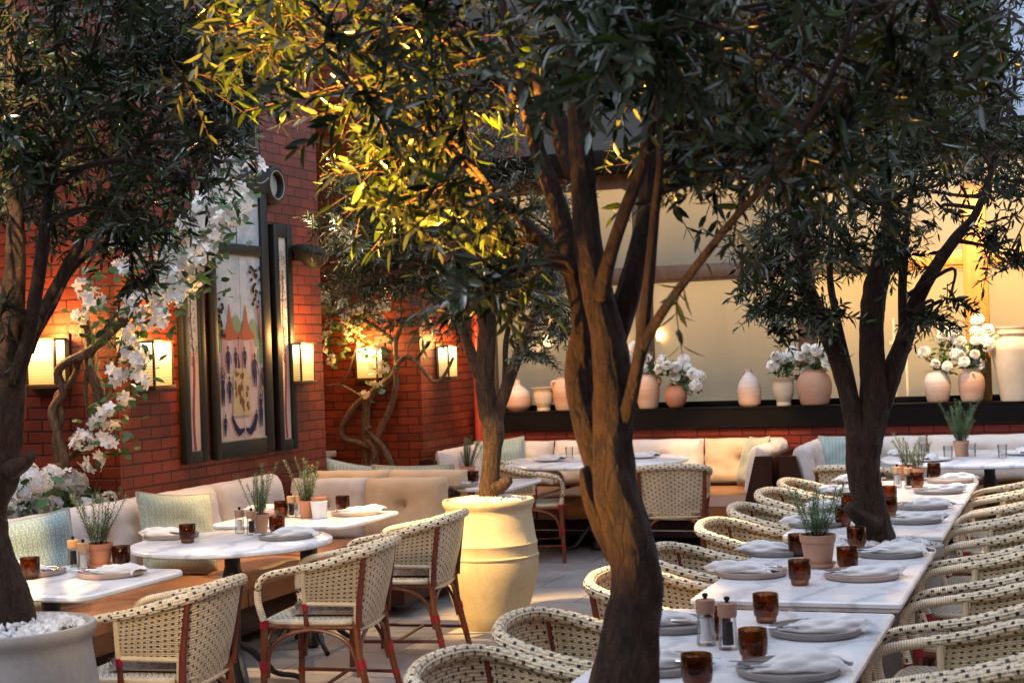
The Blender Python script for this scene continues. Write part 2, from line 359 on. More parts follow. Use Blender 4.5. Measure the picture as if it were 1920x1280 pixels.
# ------------------------------------------------------------------ mesh tools
class MB:
    def __init__(s): s.v = []; s.f = []; s.mi = []; s.uv = []; s.cur = 0; s.sm = []
    def face(s, idx, uvs=None, smooth=True):
        s.f.append(tuple(idx)); s.mi.append(s.cur); s.sm.append(smooth)
        s.uv.append(uvs if uvs else [(0, 0)]*len(idx))
    def add(s, pts): n = len(s.v); s.v.extend([tuple(p) for p in pts]); return n
    def poly(s, pts, smooth=False):
        n = s.add(pts); s.face(range(n, n+len(pts)), None, smooth); return s
    def box(s, x0, x1, y0, y1, z0, z1):
        n = s.add([(x0, y0, z0), (x1, y0, z0), (x1, y1, z0), (x0, y1, z0), (x0, y0, z1), (x1, y0, z1), (x1, y1, z1), (x0, y1, z1)])
        for q, ax in (((0, 3, 2, 1), (0, 1)), ((4, 5, 6, 7), (0, 1)), ((0, 1, 5, 4), (0, 2)), ((2, 3, 7, 6), (0, 2)), ((1, 2, 6, 5), (1, 2)), ((3, 0, 4, 7), (1, 2))):
            s.face([n+i for i in q], [(s.v[n+i][ax[0]], s.v[n+i][ax[1]]) for i in q], False)
        return s
    def rbox(s, x0, x1, y0, y1, z0, z1, r=.01, seg=2):
        bm = bmesh.new(); bmesh.ops.create_cube(bm, size=1)
        for v in bm.verts: v.co = ((x0+x1)/2+v.co.x*(x1-x0), (y0+y1)/2+v.co.y*(y1-y0), (z0+z1)/2+v.co.z*(z1-z0))
        bmesh.ops.bevel(bm, geom=list(bm.edges), offset=r, segments=seg, profile=.5, affect='EDGES')
        s.from_bm(bm); return s
    def from_bm(s, bm, mtx=None):
        bm.verts.index_update(); n = len(s.v)
        s.v.extend([tuple(mtx @ v.co) if mtx else tuple(v.co) for v in bm.verts])
        for f in bm.faces:
            s.face([n+v.index for v in f.verts], [(s.v[n+v.index][0]+s.v[n+v.index][1], s.v[n+v.index][2]) for v in f.verts])
        bm.free()
    def tube(s, pts, r, n=8, cap=True, up=None, squash=None):
        pts = [Vector(p) for p in pts]; k = len(pts)
        rs = r if isinstance(r, (list, tuple)) else [r]*k
        L = [0]
        for i in range(1, k): L.append(L[-1]+(pts[i]-pts[i-1]).length)
        ref = Vector(up) if up else None; b = len(s.v); prev = None
        for i, p in enumerate(pts):
            t = (pts[min(i+1, k-1)]-pts[max(i-1, 0)])
            t = t.normalized() if t.length > 1e-9 else Vector((0, 0, 1))
            if prev is None:
                a = ref if ref else (Vector((0, 0, 1)) if abs(t.z) < .9 else Vector((1, 0, 0)))
            else: a = ref if (ref and abs(t.dot(ref)) < .97) else prev
            nrm = (a - t*a.dot(t)).normalized(); bi = t.cross(nrm); prev = nrm
            for j in range(n):
                an = 2*PI*j/n
                rr = rs[i](an) if callable(rs[i]) else rs[i]
                s.v.append(tuple(p+nrm*(math.cos(an)*rr)+bi*(math.sin(an)*rr)))
        for i in range(k-1):
            for j in range(n):
                j2 = (j+1) % n
                s.face([b+i*n+j, b+i*n+j2, b+(i+1)*n+j2, b+(i+1)*n+j],
                       [(L[i], j/n), (L[i], (j+1)/n), (L[i+1], (j+1)/n), (L[i+1], j/n)])
        if cap:
            s.face([b+j for j in range(n)][::-1]); s.face([b+(k-1)*n+j for j in range(n)])
        return s
    def lathe(s, prof, n=32, c=(0, 0, 0), wob=0, seed=0):
        b = len(s.v); k = len(prof)
        for r, z in prof:
            for j in range(n):
                a = 2*PI*j/n; q = r*(1+wob*noise.noise(Vector((math.cos(a)*1.2+seed, math.sin(a)*1.2, z*3)))) if wob else r
                s.v.append((c[0]+q*math.cos(a), c[1]+q*math.sin(a), c[2]+z))
        for i in range(k-1):
            for j in range(n):
                j2 = (j+1) % n
                s.face([b+i*n+j, b+i*n+j2, b+(i+1)*n+j2, b+(i+1)*n+j], [(j/n, i/k), ((j+1)/n, i/k), ((j+1)/n, (i+1)/k), (j/n, (i+1)/k)])
        if prof[0][0] > 1e-5: s.face([b+j for j in range(n)][::-1])
        if prof[-1][0] > 1e-5: s.face([b+(k-1)*n+j for j in range(n)])
        return s
    def grid(s, fn, nu, nv, uvfn=None):
        b = len(s.v)
        for i in range(nu+1):
            for j in range(nv+1): s.v.append(tuple(fn(i/nu, j/nv)))
        uvfn = uvfn or (lambda u, v: (u, v))
        for i in range(nu):
            for j in range(nv):
                q = ((i, j), (i+1, j), (i+1, j+1), (i, j+1))
                s.face([b+a*(nv+1)+c for a, c in q], [uvfn(a/nu, c/nv) for a, c in q])
        return s
    def slab(s, hx, hy, rad, rings, c=(0, 0), n=6):
        b = len(s.v); cnt = 0
        for inset, z in rings:
            r = max(rad-inset, .001); pts = []
            for cx, cy, a0 in ((1, 1, 0), (-1, 1, PI/2), (-1, -1, PI), (1, -1, 3*PI/2)):
                for q in range(n+1):
                    a = a0+PI/2*q/n
                    pts.append((c[0]+cx*(hx-rad)+r*math.cos(a), c[1]+cy*(hy-rad)+r*math.sin(a), z))
            s.v.extend(pts); cnt = len(pts)
        for i in range(len(rings)-1):
            for j in range(cnt):
                j2 = (j+1) % cnt
                s.face([b+i*cnt+j, b+i*cnt+j2, b+(i+1)*cnt+j2, b+(i+1)*cnt+j])
        s.face([b+j for j in range(cnt)][::-1], None, False); s.face([b+(len(rings)-1)*cnt+j for j in range(cnt)], None, False)
        return s
    def build(s, name, mats, parent=None, auto=True, angle=40):
        me = bpy.data.meshes.new(name); me.from_pydata(s.v, [], s.f)
        ms = mats if isinstance(mats, (list, tuple)) else [mats]
        for mm in ms: me.materials.append(M[mm] if isinstance(mm, str) else mm)
        me.polygons.foreach_set('material_index', s.mi); me.polygons.foreach_set('use_smooth', s.sm)
        ul = me.uv_layers.new(name='UVMap'); flat = [c for u in s.uv for p in u for c in p]
        ul.data.foreach_set('uv', flat)
        if auto:
            try: me.set_sharp_from_angle(angle=math.radians(angle))
            except Exception: pass
        me.update()
        o = bpy.data.objects.new(name, me); C.objects.link(o)
        if parent: o.parent = parent
        return o

def tag(o, label=None, cat=None, group=None, kind=None):
    if label: o['label'] = label
    if cat: o['category'] = cat
    if group: o['group'] = group
    if kind: o['kind'] = kind
    return o
def thing(name, label, cat, loc=(0, 0, 0), rz=0, group=None):
    o = bpy.data.objects.new(name, None); C.objects.link(o); o.empty_display_size = .1
    o.location = loc; o.rotation_euler = (0, 0, rz); return tag(o, label, cat, group)
def dup(root, loc, rz=None, label=None, group=None, scale=None):
    def rec(o, par):
        c = o.copy(); C.objects.link(c)
        if par: c.parent = par
        for ch in list(o.children): rec(ch, c)
        return c
    r = rec(root, None); r.location = loc
    if rz is not None: r.rotation_euler = (0, 0, rz)
    if label: r['label'] = label
    if group: r['group'] = group
    if scale: r.scale = (scale,)*3
    return r
class Proto:
    """first use moves the source itself, later uses copy it"""
    def __init__(s, root): s.r = root; s.used = False
    def put(s, loc, rz=0, label=None, group=None, scale=None):
        if not s.used:
            s.used = True; o = s.r; o.location = loc; o.rotation_euler = (0, 0, rz)
            if label: o['label'] = label
            if group: o['group'] = group
            if scale: o.scale = (scale,)*3
            return o
        return dup(s.r, loc, rz, label, group, scale)
def spline(pts, k=6):
    pts = [Vector(p) for p in pts]; out = []
    for i in range(len(pts)-1):
        p0 = pts[max(i-1, 0)]; p1 = pts[i]; p2 = pts[i+1]; p3 = pts[min(i+2, len(pts)-1)]
        for q in range(k):
            t = q/k
            out.append(.5*((2*p1)+(p2-p0)*t+(2*p0-5*p1+4*p2-p3)*t*t+(3*p1-p0-3*p2+p3)*t**3))
    out.append(pts[-1]); return out
def nz(x, y=0., z=0.): return noise.noise(Vector((x, y, z)))

# ------------------------------------------------------------------ world and light
w = bpy.data.worlds.new('World'); sc.world = w; w.use_nodes = True
nt = w.node_tree; sky = nt.nodes.new('ShaderNodeTexSky'); sky.sky_type = 'NISHITA'; sky.sun_disc = False
SUN_EL, SUN_ROT = math.radians(40), math.radians(230)
sky.sun_elevation = SUN_EL; sky.sun_rotation = SUN_ROT; sky.air_density = 1.2; sky.dust_density = .6; sky.ozone_density = 2.5
hs = nt.nodes.new('ShaderNodeHueSaturation'); hs.inputs['Saturation'].default_value = .52; nt.links.new(sky.outputs[0], hs.inputs['Color']); nt.links.new(hs.outputs[0], nt.nodes['Background'].inputs[0]); nt.nodes['Background'].inputs[1].default_value = 0.66
sd = bpy.data.lights.new('sun', 'SUN'); so = bpy.data.objects.new('sun', sd); C.objects.link(so)
sd.energy = .12; sd.angle = math.radians(60); sd.color = (1, .93, .86)
dirv = Vector((math.sin(SUN_ROT)*math.cos(SUN_EL), math.cos(SUN_ROT)*math.cos(SUN_EL), math.sin(SUN_EL)))
so.rotation_euler = dirv.to_track_quat('Z', 'Y').to_euler(); so.location = (0, -5, 8)

def spot(name, loc, target, energy, size=40, blend=.5, col=(1, .58, .2), rad=.04):
    d = bpy.data.lights.new(name, 'SPOT'); o = bpy.data.objects.new(name, d); C.objects.link(o)
    d.energy = energy; d.spot_size = math.radians(size); d.spot_blend = blend; d.color = col; d.shadow_soft_size = rad
    o.location = loc; o.rotation_euler = (Vector(target)-Vector(loc)).to_track_quat('-Z', 'Y').to_euler(); return o
#@LIGHTS
spot('spot_lamp', (-2.25, 3.2, .95), (-1.72, 4.0, 2.42), 6800, 54, .6, (1, .44, .055))
spot('spot_lamp', (-2.1, 3.0, 1.0), (-1.04, 3.5, 1.55), 300, 46, .8, (1, .46, .08))
spot('spot_lamp', (-2.2, 2.4, 1.95), (-3.35, 6.6, .62), 260, 42, .8, (1, .72, .42))
spot('spot_lamp', (-2.4, 3.1, 1.2), (-1.17, 3.62, 2.16), 420, 16, .7, (1, .48, .08))
spot('spot_lamp', (-4.4, 6.2, 3.3), (-3.37, 8.67, .45), 3000, 20, .6, (1, .60, .2))
spot('spot_lamp', (-3.0, 3.2, 4.0), (-4.2, 5.6, .75), 2200, 30, .8, (1, .66, .32))
spot('spot_lamp', (-4.2, 8.2, 3.2), (-4.2, 8.0, .75), 620, 46, .8, (1, .66, .34))
spot('spot_lamp', (-2.4, 7.0, 2.9), (-1.75, 5.55, .75), 1700, 22, .7, (1, .6, .24))
spot('spot_lamp', (-2.6, 8.9, 2.9), (-1.75, 7.3, .75), 2000, 18, .7, (1, .6, .24))
spot('spot_lamp', (-1.2, 11.4, 3.2), (-1.0, 9.6, .75), 900, 36, .8, (1, .64, .3))
spot('spot_lamp', (-2.4, 10.8, 3.0), (-2.75, 13.0, .6), 750, 30, .7, (1, .62, .26))
spot('spot_lamp', (-4.4, 11.2, 3.0), (-4.4, 13.4, 1.3), 200, 50, .8, (1, .64, .3))
spot('spot_lamp', (-.7, 12.3, 3.2), (-.75, 13.7, 2.2), 900, 60, .8, (1, .6, .2))

# ------------------------------------------------------------------ setting
t = NT('stone_paving'); tc = t.coord('Object', 1)
br = t.node('ShaderNodeTexBrick'); t.link(tc, br.inputs['Vector']); br.offset = .5
for k, v in {'Scale': 1, 'Mortar Size': .006, 'Mortar Smooth': .3, 'Bias': 0, 'Brick Width': .9, 'Row Height': .6}.items(): br.inputs[k].default_value = v
br.inputs['Color1'].default_value = (.34, .325, .31, 1); br.inputs['Color2'].default_value = (.28, .27, .26, 1); br.inputs['Mortar'].default_value = (.10, .09, .085, 1)
n1 = t.noise(tc, 3, 8, .65, .4)
t.base(t.mix(1, br.outputs[0], t.ramp(n1, [(.3, (.68, .68, .7)), (.7, (1.2, 1.15, 1.1))]), 'MULTIPLY'))
t.link(t.math('MULTIPLY_ADD', n1, .35, .3), t.b.inputs['Roughness'])
t.bump(t.math('SUBTRACT', t.math('MULTIPLY', t.noise(tc, 40, 6), .3), br.outputs[1]), .4, .006)
fl = MB(); fl.grid(lambda u, v: (-80+160*u, -60+200*v, 0), 8, 8)
o = fl.build('ground', t.m); tag(o, kind='structure')

def wall_box(name, dims, mat, label):
    o = MB().box(*dims).build(name, mat, None, False); return tag(o, label, 'wall')
wall_box('brick_wall', (-9, -5.3, 7.66, 10.3, 0, 4.8), 'brick', 'tall painted red brick wall carrying the tall mural and three lanterns')
wall_box('brick_wall', (-9, -5.3, 12.13, 15, 0, 4.8), 'brick', 'red brick wall corner behind the bare twisted vine and drainpipe')
wall_box('brick_wall', (-5.298, 6, 13.4, 13.8, 0, .936), 'brick_far', 'low red brick wall under the black vase shelf')
wall_box('plaster_wall', (-9, -6.30, 10.3, 12.13, 0, 4.8), 'plaster', 'ochre plaster wall strip deep in the alcove between the brick walls')
wall_box('brick_wall', (6.5, 7, -9, 13.4, 0, 8.5), 'brick', 'tall brick wall closing the courtyard on the right beyond the chairs')
wall_box('brick_wall', (-9.5, 7, -9.5, -9, 0, 8.5), 'brick', 'tall brick wall closing the courtyard opposite the vase shelf')
wall_box('brick_wall', (-9.5, -9.002, -9, 15, 0, 6.5), 'brick', 'brick wall closing the courtyard beyond the flower bed')
o = MB().rbox(-6.29, -6.12, 10.6, 12.1, .80, .86, .012).build('ledge', 'white_china'); tag(o, 'short white stone ledge on the ochre alcove wall', 'ledge')

# shelf, windows
sh = thing('vase_shelf', 'long black shelf with a deep fascia below the lit windows', 'shelf', (0, 13.35, .94))
MB().box(-5.29, -2.505, 13.345, 13.37, .94, 1.098).box(-2.5, .5, 13.345, 13.37, .94, 1.098).box(.505, 5, 13.345, 13.37, .94, 1.098).build('fascia', 'fascia').parent = sh
MB().box(-5.29, 5, 13.34, 13.9, 1.099, 1.112).build('shelf_top', 'fascia').parent = sh
for c_ in sh.children: c_.location = (0, -13.35, -.94)
ww = thing('window_wall', 'row of warmly lit timber framed windows behind the vases', 'windows', (0, 13.8, 1.1))
def wpart(mb, name, mat, par=ww):
    o = mb.build(name, mat, par); o.location = (0, -13.8, -1.1); return o
posts = [(-5.29, -5.2), (-3.80, -3.64), (-2.30, -2.14), (-.86, -.66), (.62, .80), (2.1, 2.28)]
for i, (a, b) in enumerate(posts):
    mt = 'winwood' if i >= 3 else 'winwood_dark'
    wpart(MB().rbox(a, b, 13.7, 13.82, 1.112, 3.3, .006).rbox(a+.02, b-.02, 13.685, 13.7, 1.112, 3.3, .004), 'post', mt)
for i in range(len(posts)-1):
    x0 = posts[i][1]; x1 = posts[i+1][0]; mt = 'winwood' if i >= 2 else 'winwood_dark'
    wpart(MB().rbox(x0, x1, 13.715, 13.81, 2.26, 2.42, .006).rbox(x0, x1, 13.70, 13.716, 2.29, 2.39, .004), 'rail', mt)
    wpart(MB().rbox(x0, x1, 13.72, 13.80, 1.112, 1.16, .005), 'sill', 'fascia')
    wpart(MB().rbox(x0, x1, 13.715, 13.81, 3.16, 3.3, .006), 'rail', mt)
    wpart(MB().box(x0, x1, 13.77, 13.78, 1.16, 2.26), 'pane', ['pane1', 'pane2', 'pane3', 'pane3', 'pane3'][i])
    wpart(MB().box(x0, x1, 13.77, 13.78, 2.42, 3.16), 'pane', 'pane_top' if i >= 2 else 'pane2')
    if i in (2, 3):   # glazing bars of an inner door seen through the glass
        xx = x1-.62
        wpart(MB().box(xx, xx+.02, 13.755, 13.769, 1.16, 1.85).box(xx+.1, xx+.12, 13.755, 13.769, 1.16, 1.85).box(xx-.03, xx+.16, 13.753, 13.7685, 1.62, 1.65), 'glazing_bar', 'cream_clay')
rf = thing('canopy_roof', 'dark flat canopy edge running above the lit windows', 'roof', (0, 13.6, 3.3))
o = MB().rbox(-5.29, 6, 13.45, 16, 3.3, 3.5, .02).build('fascia_board', 'fascia', rf); o.location = (0, -13.6, -3.3)
bd = thing('dark_building', 'tall dark building behind the courtyard seen through the leaves', 'building', (0, 24, 0))
pr = PY(1868, 60, 24)
o = MB().box(-22, pr.x, 24, 30, 0, 14).build('wall', 'darkfacade', bd); o.location = (0, -24, 0)  # added block: gaps between the leaves show dark instead of sky
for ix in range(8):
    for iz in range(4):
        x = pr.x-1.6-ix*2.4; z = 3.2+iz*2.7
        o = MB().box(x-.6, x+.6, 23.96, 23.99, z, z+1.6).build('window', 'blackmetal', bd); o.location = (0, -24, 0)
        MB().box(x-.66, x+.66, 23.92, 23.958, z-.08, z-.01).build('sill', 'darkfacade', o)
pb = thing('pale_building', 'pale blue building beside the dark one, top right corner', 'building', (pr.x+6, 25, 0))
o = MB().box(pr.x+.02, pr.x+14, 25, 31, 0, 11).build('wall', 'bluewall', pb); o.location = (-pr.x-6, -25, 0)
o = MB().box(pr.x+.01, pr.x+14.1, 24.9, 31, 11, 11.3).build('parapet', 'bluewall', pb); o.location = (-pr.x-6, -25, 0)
# drain pipe
dp = thing('drainpipe', 'glossy red drainpipe in the corner beside the vase shelf', 'pipe', (-5.22, 13.26, 0))
MB().tube([(0, 0, 0), (0, 0, 4.6)], .04, 16).build('pipe', 'pipe', dp)
for z in (.7, 1.62, 2.6): MB().lathe([(.041, 0), (.05, .004), (.05, .045), (.041, .05)], 16, (0, 0, z)).build('collar', 'pipe', dp)

# ------------------------------------------------------------------ mural windows on the brick wall (local: x = along +Y, y = out of wall, z up)
WX = -5.3
def on_wall_x(o, y, z, out=0): # local x -> world -y? local frame: +x along world +Y, +y along world +X
    o.matrix_world = Matrix(((0, 1, 0, WX+out), (1, 0, 0, y), (0, 0, 1, z), (0, 0, 0, 1)))
# a mirrored frame would flip normals, so use a proper rotation: local x -> -Y, local y -> +X
def wallX(name, label, cat, y, z, group=None):
    return thing(name, label, cat, (WX, y, z), -PI/2, group)
# within such a thing: world = (WX + ly, y - lx, z + lz); so lx = y - Y
def frame_rect(mb, x0, x1, z0, z1, wl, wr, wb, wt, y0, y1):
    mb.rbox(x0, x0+wl, y0, y1, z0, z1, .004); mb.rbox(x1-wr, x1, y0, y1, z0, z1, .004)
    mb.rbox(x0+wl, x1-wr, y0, y1-.003, z0, z0+wb, .004); mb.rbox(x0+wl, x1-wr, y0, y1-.003, z1-wt, z1, .004); return mb

Y0m = 9.10
mu = wallX('mural_window', 'tall painted mural window in a dark frame with tents and blue figures', 'mural', Y0m-.05, 1.03)
fx0, fx1 = Y0m-9.485, Y0m-8.72       # lx range
fr = MB(); frame_rect(fr, fx0, fx1, 0, 1.80, .095, .06, .11, .0, .0, .05)
fr.rbox(fx0+.095, fx1-.06, 0, .047, 1.355, 1.43, .004)
fr.build('frame', 'frame', mu)
hd = MB().rbox(fx0-.01, fx1+.01, 0, .06, 1.80, 1.96, .006).build('head_board', 'frame', mu)
sw = MB()
for k in range(3):
    cx = fx0+.12+k*.26
    sw.tube([(cx-.13+.26*q/10, 0.063, 1.915-.05*math.sin(PI*q/10)) for q in range(11)], .004, 5)
    sw.tube([(cx-.13, 0.063, 1.915), (cx-.13, 0.063, 1.86)], .005, 5)
sw.build('swag', 'gold', hd)
gx0, gx1 = fx0+.095, fx1-.06; gz0, gz1 = .11, 1.355
def mirror_x(pts): return [(-p[0], p[1]) for p in pts]
mats_m = ['sky', 'blush', 'tent', 'drape', 'blue', 'ink', 'table', 'ochre', 'meadow', 'trunkred', 'white_china']
IM = {n_: i for i, n_ in enumerate(mats_m)}
pm = MB()
W_, H_ = gx1-gx0, gz1-gz0
def U(u, v, l): return (gx1-u*W_, .03+.0012*l, gz0+v*H_)   # u from left of the picture (near side) to right, v up
def shp(mat, pts, l):
    pm.cur = IM[mat]; pm.poly([U(u, v, l) for u, v in pts])
def blob(mat, cu, cv, ru, rv, l, n=14, jag=.25, seed=0):
    rr = random.Random(seed)
    shp(mat, [(cu+ru*(1-jag*rr.random())*math.cos(-2*PI*k/n), cv+rv*(1-jag*rr.random())*math.sin(-2*PI*k/n)) for k in range(n)], l)
shp('sky', [(0, .55), (0, 1), (1, 1), (1, .55)], 0); shp('blush', [(0, 0), (0, .55), (1, .55), (1, 0)], 0)
for k, (u, v) in enumerate(((.08, .58), (.42, .62), (.9, .55), (.62, .6), (.96, .46), (.05, .52), (.5, .57), (.8, .6))): blob('meadow', u, v, .12, .06, 1+k*.1, 16, .35, k)
for cu in (.28, .63):
    shp('drape', [(cu-.20, .34), (cu-.16, .55), (cu+.16, .55), (cu+.21, .34)], 2)
    shp('blush', [(cu-.10, .34), (cu-.05, .54), (cu+.06, .54), (cu+.10, .34)], 3)
    shp('tent', [(cu-.19, .548), (cu-.17, .572), (cu-.08, .6), (cu-.04, .645), (cu-.008, .73), (cu+.008, .73), (cu+.04, .645), (cu+.08, .6), (cu+.17, .572), (cu+.19, .548), (cu, .538)], 4)
shp('table', [(.29, .13), (.33, .388), (.62, .388), (.70, .13)], 5)
for k in range(26):
    rr = random.Random(k+40); u = .35+.28*rr.random(); v = .16+.21*rr.random()
    blob('ochre' if k % 3 else 'trunkred', u, v, .022+.016*rr.random(), .014+.012*rr.random(), 6+k*.05, 9, .45, k)
def figure(u, v, h, lean=0, mat='blue', l=7.5, arms=0):
    k = h
    def q(a, b): return (u+a*k*1.75+lean*b*k, v+b*k)
    shp(mat, [q(-.09, 0), q(-.11, .25), q(-.13, .45), q(-.08, .62), q(-.13, .74), q(-.05, .82), q(.05, .82), q(.13, .74), q(.08, .6), q(.13, .45), q(.09, .2), q(.07, 0), q(.02, 0), q(.0, .28), q(-.03, 0)], l)
    blob(mat, u+lean*.92*k, v+.91*k, .11*k, .085*k, l+.3, 10, .05, 3)
    if arms:
        shp(mat, [q(-.13, .74), q(-.17, 1.0), q(-.03, 1.12), q(-.03, 1.07), q(-.12, .98), q(-.08, .76)], l+.2)
        shp(mat, [q(.13, .74), q(.08, .76), q(.12, .98), q(.03, 1.07), q(.03, 1.12), q(.17, 1.0)], l+.2)
        blob('ochre', u+lean*1.15*k, v+1.17*k, .15*k, .08*k, l+.4, 9, .3, 5)
    else:
        shp(mat, [q(-.13, .76), q(-.22, .5), q(-.17, .36), q(-.14, .38), q(-.17, .5), q(-.08, .68)], l+.2)
        shp(mat, [q(.13, .76), q(.08, .68), q(.18, .5), q(.21, .34), q(.24, .35), q(.22, .52)], l+.2)
for a in ((.22, .36, .15), (.38, .385, .115), (.575, .385, .12), (.79, .28, .19), (.23, .20, .15)): figure(*a)
figure(.09, .19, .17, 0, 'blue', 7.7, 1); figure(.895, .06, .19, 0, 'blue', 7.9, 1)
for u, v, ln in ((.11, .03, .1), (.75, .04, .3)): figure(u, v, .12, ln, 'blue', 8.2)
for u0, fl_ in ((.40, 1), (.66, -1)):
    shp('blue', [(u0-fl_*.15, .115), (u0-fl_*.08, .05), (u0, .02), (u0+fl_*.11, .045), (u0+fl_*.12, .065), (u0+fl_*.02, .06), (u0-fl_*.05, .085), (u0-fl_*.11, .125)], 8.0+u0)
    blob('blue', u0-fl_*.13, .125, .022, .013, 8.9, 9, .05, 2)
for k in range(54):
    rr = random.Random(k); left = k % 3 == 0
    u = (.02+.14*rr.random()) if left else (.70+.28*rr.random()); v = (.56+.2*rr.random()) if left else (.70+.25*rr.random())
    if not left and abs(u-.86) > .06+.3*(v-.68): continue
    blob('ink', u, v, .035, .014, 9+k*.02, 8, .45, k)
for k in range(10): blob('ink', .92+.08*random.Random(k+9).random(), .28+.1*random.Random(k).random(), .035, .014, 10.2+k*.02, 8, .4, k)
shp('trunkred', [(.93, .54), (.9, .66), (.84, .74), (.855, .74), (.915, .675), (.925, .74), (.94, .74), (.935, .66), (.97, .54)], 8.95)
pm.cur = IM['ink']; pm.poly([U(.497, 0, 11), U(.497, 1, 11), U(.503, 1, 11), U(.503, 0, 11)])
pm.build('painted_panel', mats_m, mu, False)
pu = MB(); pu.box(gx0, gx1, .02, .03, 1.43, 1.80); pu.cur = 1; pu.box((gx0+gx1)/2-.003, (gx0+gx1)/2+.003, .03, .032, 1.43, 1.80)
pu.build('painted_panel', ['sky', 'ink'], mu, False)
MB().box(gx0, gx1, .015, .029, gz0, gz1).build('backing_board', 'frame', mu, False)
MB().box(gx0, gx1, .031, .046, gz0-.001, gz0+.006).build('glazing_bead', 'gold', mu)

def narrow(y0, y1, label):
    yc = (y0+y1)/2-.05; o = wallX('mural_side_panel', label, 'mural', yc, 1.03, 'narrow painted side panels beside the mural')
    h = (y1-y0)/2; frame_rect(MB(), -h, h, 0, 1.60, .065, .065, .075, .09, 0, .048).build('frame', 'frame', o)
    p = MB(); gx = h-.065; mm = ['sky', 'blush', 'trunkred', 'ink']
    p.box(-gx, gx, .01, .028, .7, 1.51); p.cur = 1; p.box(-gx, gx, .01, .028, .075, .7)
    p.cur = 2; pts = []
    for q in range(13): pts.append((.012*math.sin(q*.9), .0292, .08+q*.1))
    for a, b in zip(pts, pts[1:]):
        wd = .016 if a[2] < .6 else .007
        p.poly([(a[0]-wd, .0292, a[2]), (b[0]-wd*.9, .0292, b[2]), (b[0]+wd*.9, .0292, b[2]), (a[0]+wd, .0292, a[2])])
    p.cur = 3; rr = random.Random(int(y0*100))
    for q in range(230):
        z = .62+.8*rr.random(); wx = gx*.9*(1-abs(((z-.62) % .27)/.27-.5))
        x = rr.uniform(-wx, wx); a = rr.uniform(0, PI); s_ = .009
        p.poly([(x-s_*math.cos(a), .030+q*5e-6, z-s_*math.sin(a)), (x-.003*math.sin(a), .030+q*5e-6, z+.003*math.cos(a)), (x+s_*math.cos(a), .030+q*5e-6, z+s_*math.sin(a)), (x+.003*math.sin(a), .030+q*5e-6, z-.003*math.cos(a))])
    p.build('painted_panel', mm, o, False)
narrow(8.36, 8.625, 'narrow dark framed panel with painted tree, near side of the mural')
narrow(9.575, 9.835, 'narrow dark framed panel with painted tree, between mural and lantern')
rn = wallX('round_porthole', 'round dark framed porthole high on the brick wall above the panels', 'porthole', 9.56, 2.905)
ring = MB(); k = 32
prof = [(.085, .0), (.085, .05), (.095, .065), (.115, .07), (.135, .06), (.14, .04), (.14, 0)]
for i, (r, d) in enumerate(prof):
    for j in range(k): a = 2*PI*j/k; ring.v.append((r*math.cos(a), d, r*math.sin(a)))
for i in range(len(prof)-1):
    for j in range(k): j2 = (j+1) % k; ring.face([i*k+j, (i+1)*k+j, (i+1)*k+j2, i*k+j2])
ring.build('frame', 'frame', rn)
MB().tube([(.1*math.cos(2*PI*q/32), .068, .1*math.sin(2*PI*q/32)) for q in range(33)], .004, 5, False).build('trim_ring', 'gold', rn)
MB().poly([(.09*math.cos(2*PI*j/32), .02, -.09*math.sin(2*PI*j/32)) for j in range(32)]).build('glass', 'roundglass', rn)
sg = wallX('sign_board', 'dark board with pale double border above the mural window', 'sign', 8.98, 3.07)
MB().rbox(-.385, .385, 0, .05, 0, .55, .005).build('board', 'frame', sg)
bb = MB()
for q in (.03, .055): bb.box(-.385+q, .385-q, .05, .053, q+.01, q+.017).box(-.385+q, -.385+q+.006, .05, .0525, q+.017, .53).box(.385-q-.006, .385-q, .05, .0525, q+.017, .53)
bb.build('border', 'gold', sg)
# loudspeaker on bracket
sp_ = wallX('wall_speaker', 'black teardrop loudspeaker mounted high by the brick corner', 'speaker', 9.86, 2.42)
bm = bmesh.new(); bmesh.ops.create_uvsphere(bm, u_segments=20, v_segments=12, radius=1)
for v in bm.verts:
    x, y, z = v.co
    v.co = (x*.16*(1-.2*max(0, -z)), .16+y*.13*(1-.25*max(0, -z)), (z*.045 if z > 0 else z*.13)+.03-.03*y)
b_ = MB(); b_.from_bm(bm); b_.build('cabinet', 'blackmetal', sp_)
MB().rbox(-.04, .04, 0, .06, -.04, .05, .008).build('bracket', 'blackmetal', sp_)

# sconces
def make_sconce():
    o = thing('wall_lantern', 'x', 'lantern', (0, 0, 0), 0, 'glowing wall lanterns on the brick')
    h, wd, d = .26, .105, .115
    MB().rbox(-wd-.03, wd+.03, 0, .014, -.05, h+.04, .004).build('back_plate', 'bronze', o)
    f = MB()
    for x in (-wd, wd-.014): f.rbox(x, x+.014, d-.014, d, 0, h, .002)
    f.rbox(-wd-.008, wd+.008, .014, d+.008, -.03, 0, .004); f.rbox(-wd-.008, wd+.008, .014, d+.008, h, h+.012, .003)
    f.build('frame', 'bronze', o)
    MB().box(-wd+.014, wd-.014, d-.01, d-.006, 0, h).build('front_glass', 'lamp', o)
    MB().box(-wd+.004, -wd+.008, .016, d-.014, 0, h).build('side_glass', 'lamp', o)
    MB().box(wd-.008, wd-.004, .016, d-.014, 0, h).build('side_glass', 'lamp', o)
    return o
sco = Proto(make_sconce())
def wall_glow(loc):
    d = bpy.data.lights.new('lantern_bulb', 'POINT'); d.energy = 32; d.color = (1, .5, .14); d.shadow_soft_size = .05
    o = bpy.data.objects.new('lantern_bulb', d); C.objects.link(o); o.location = loc
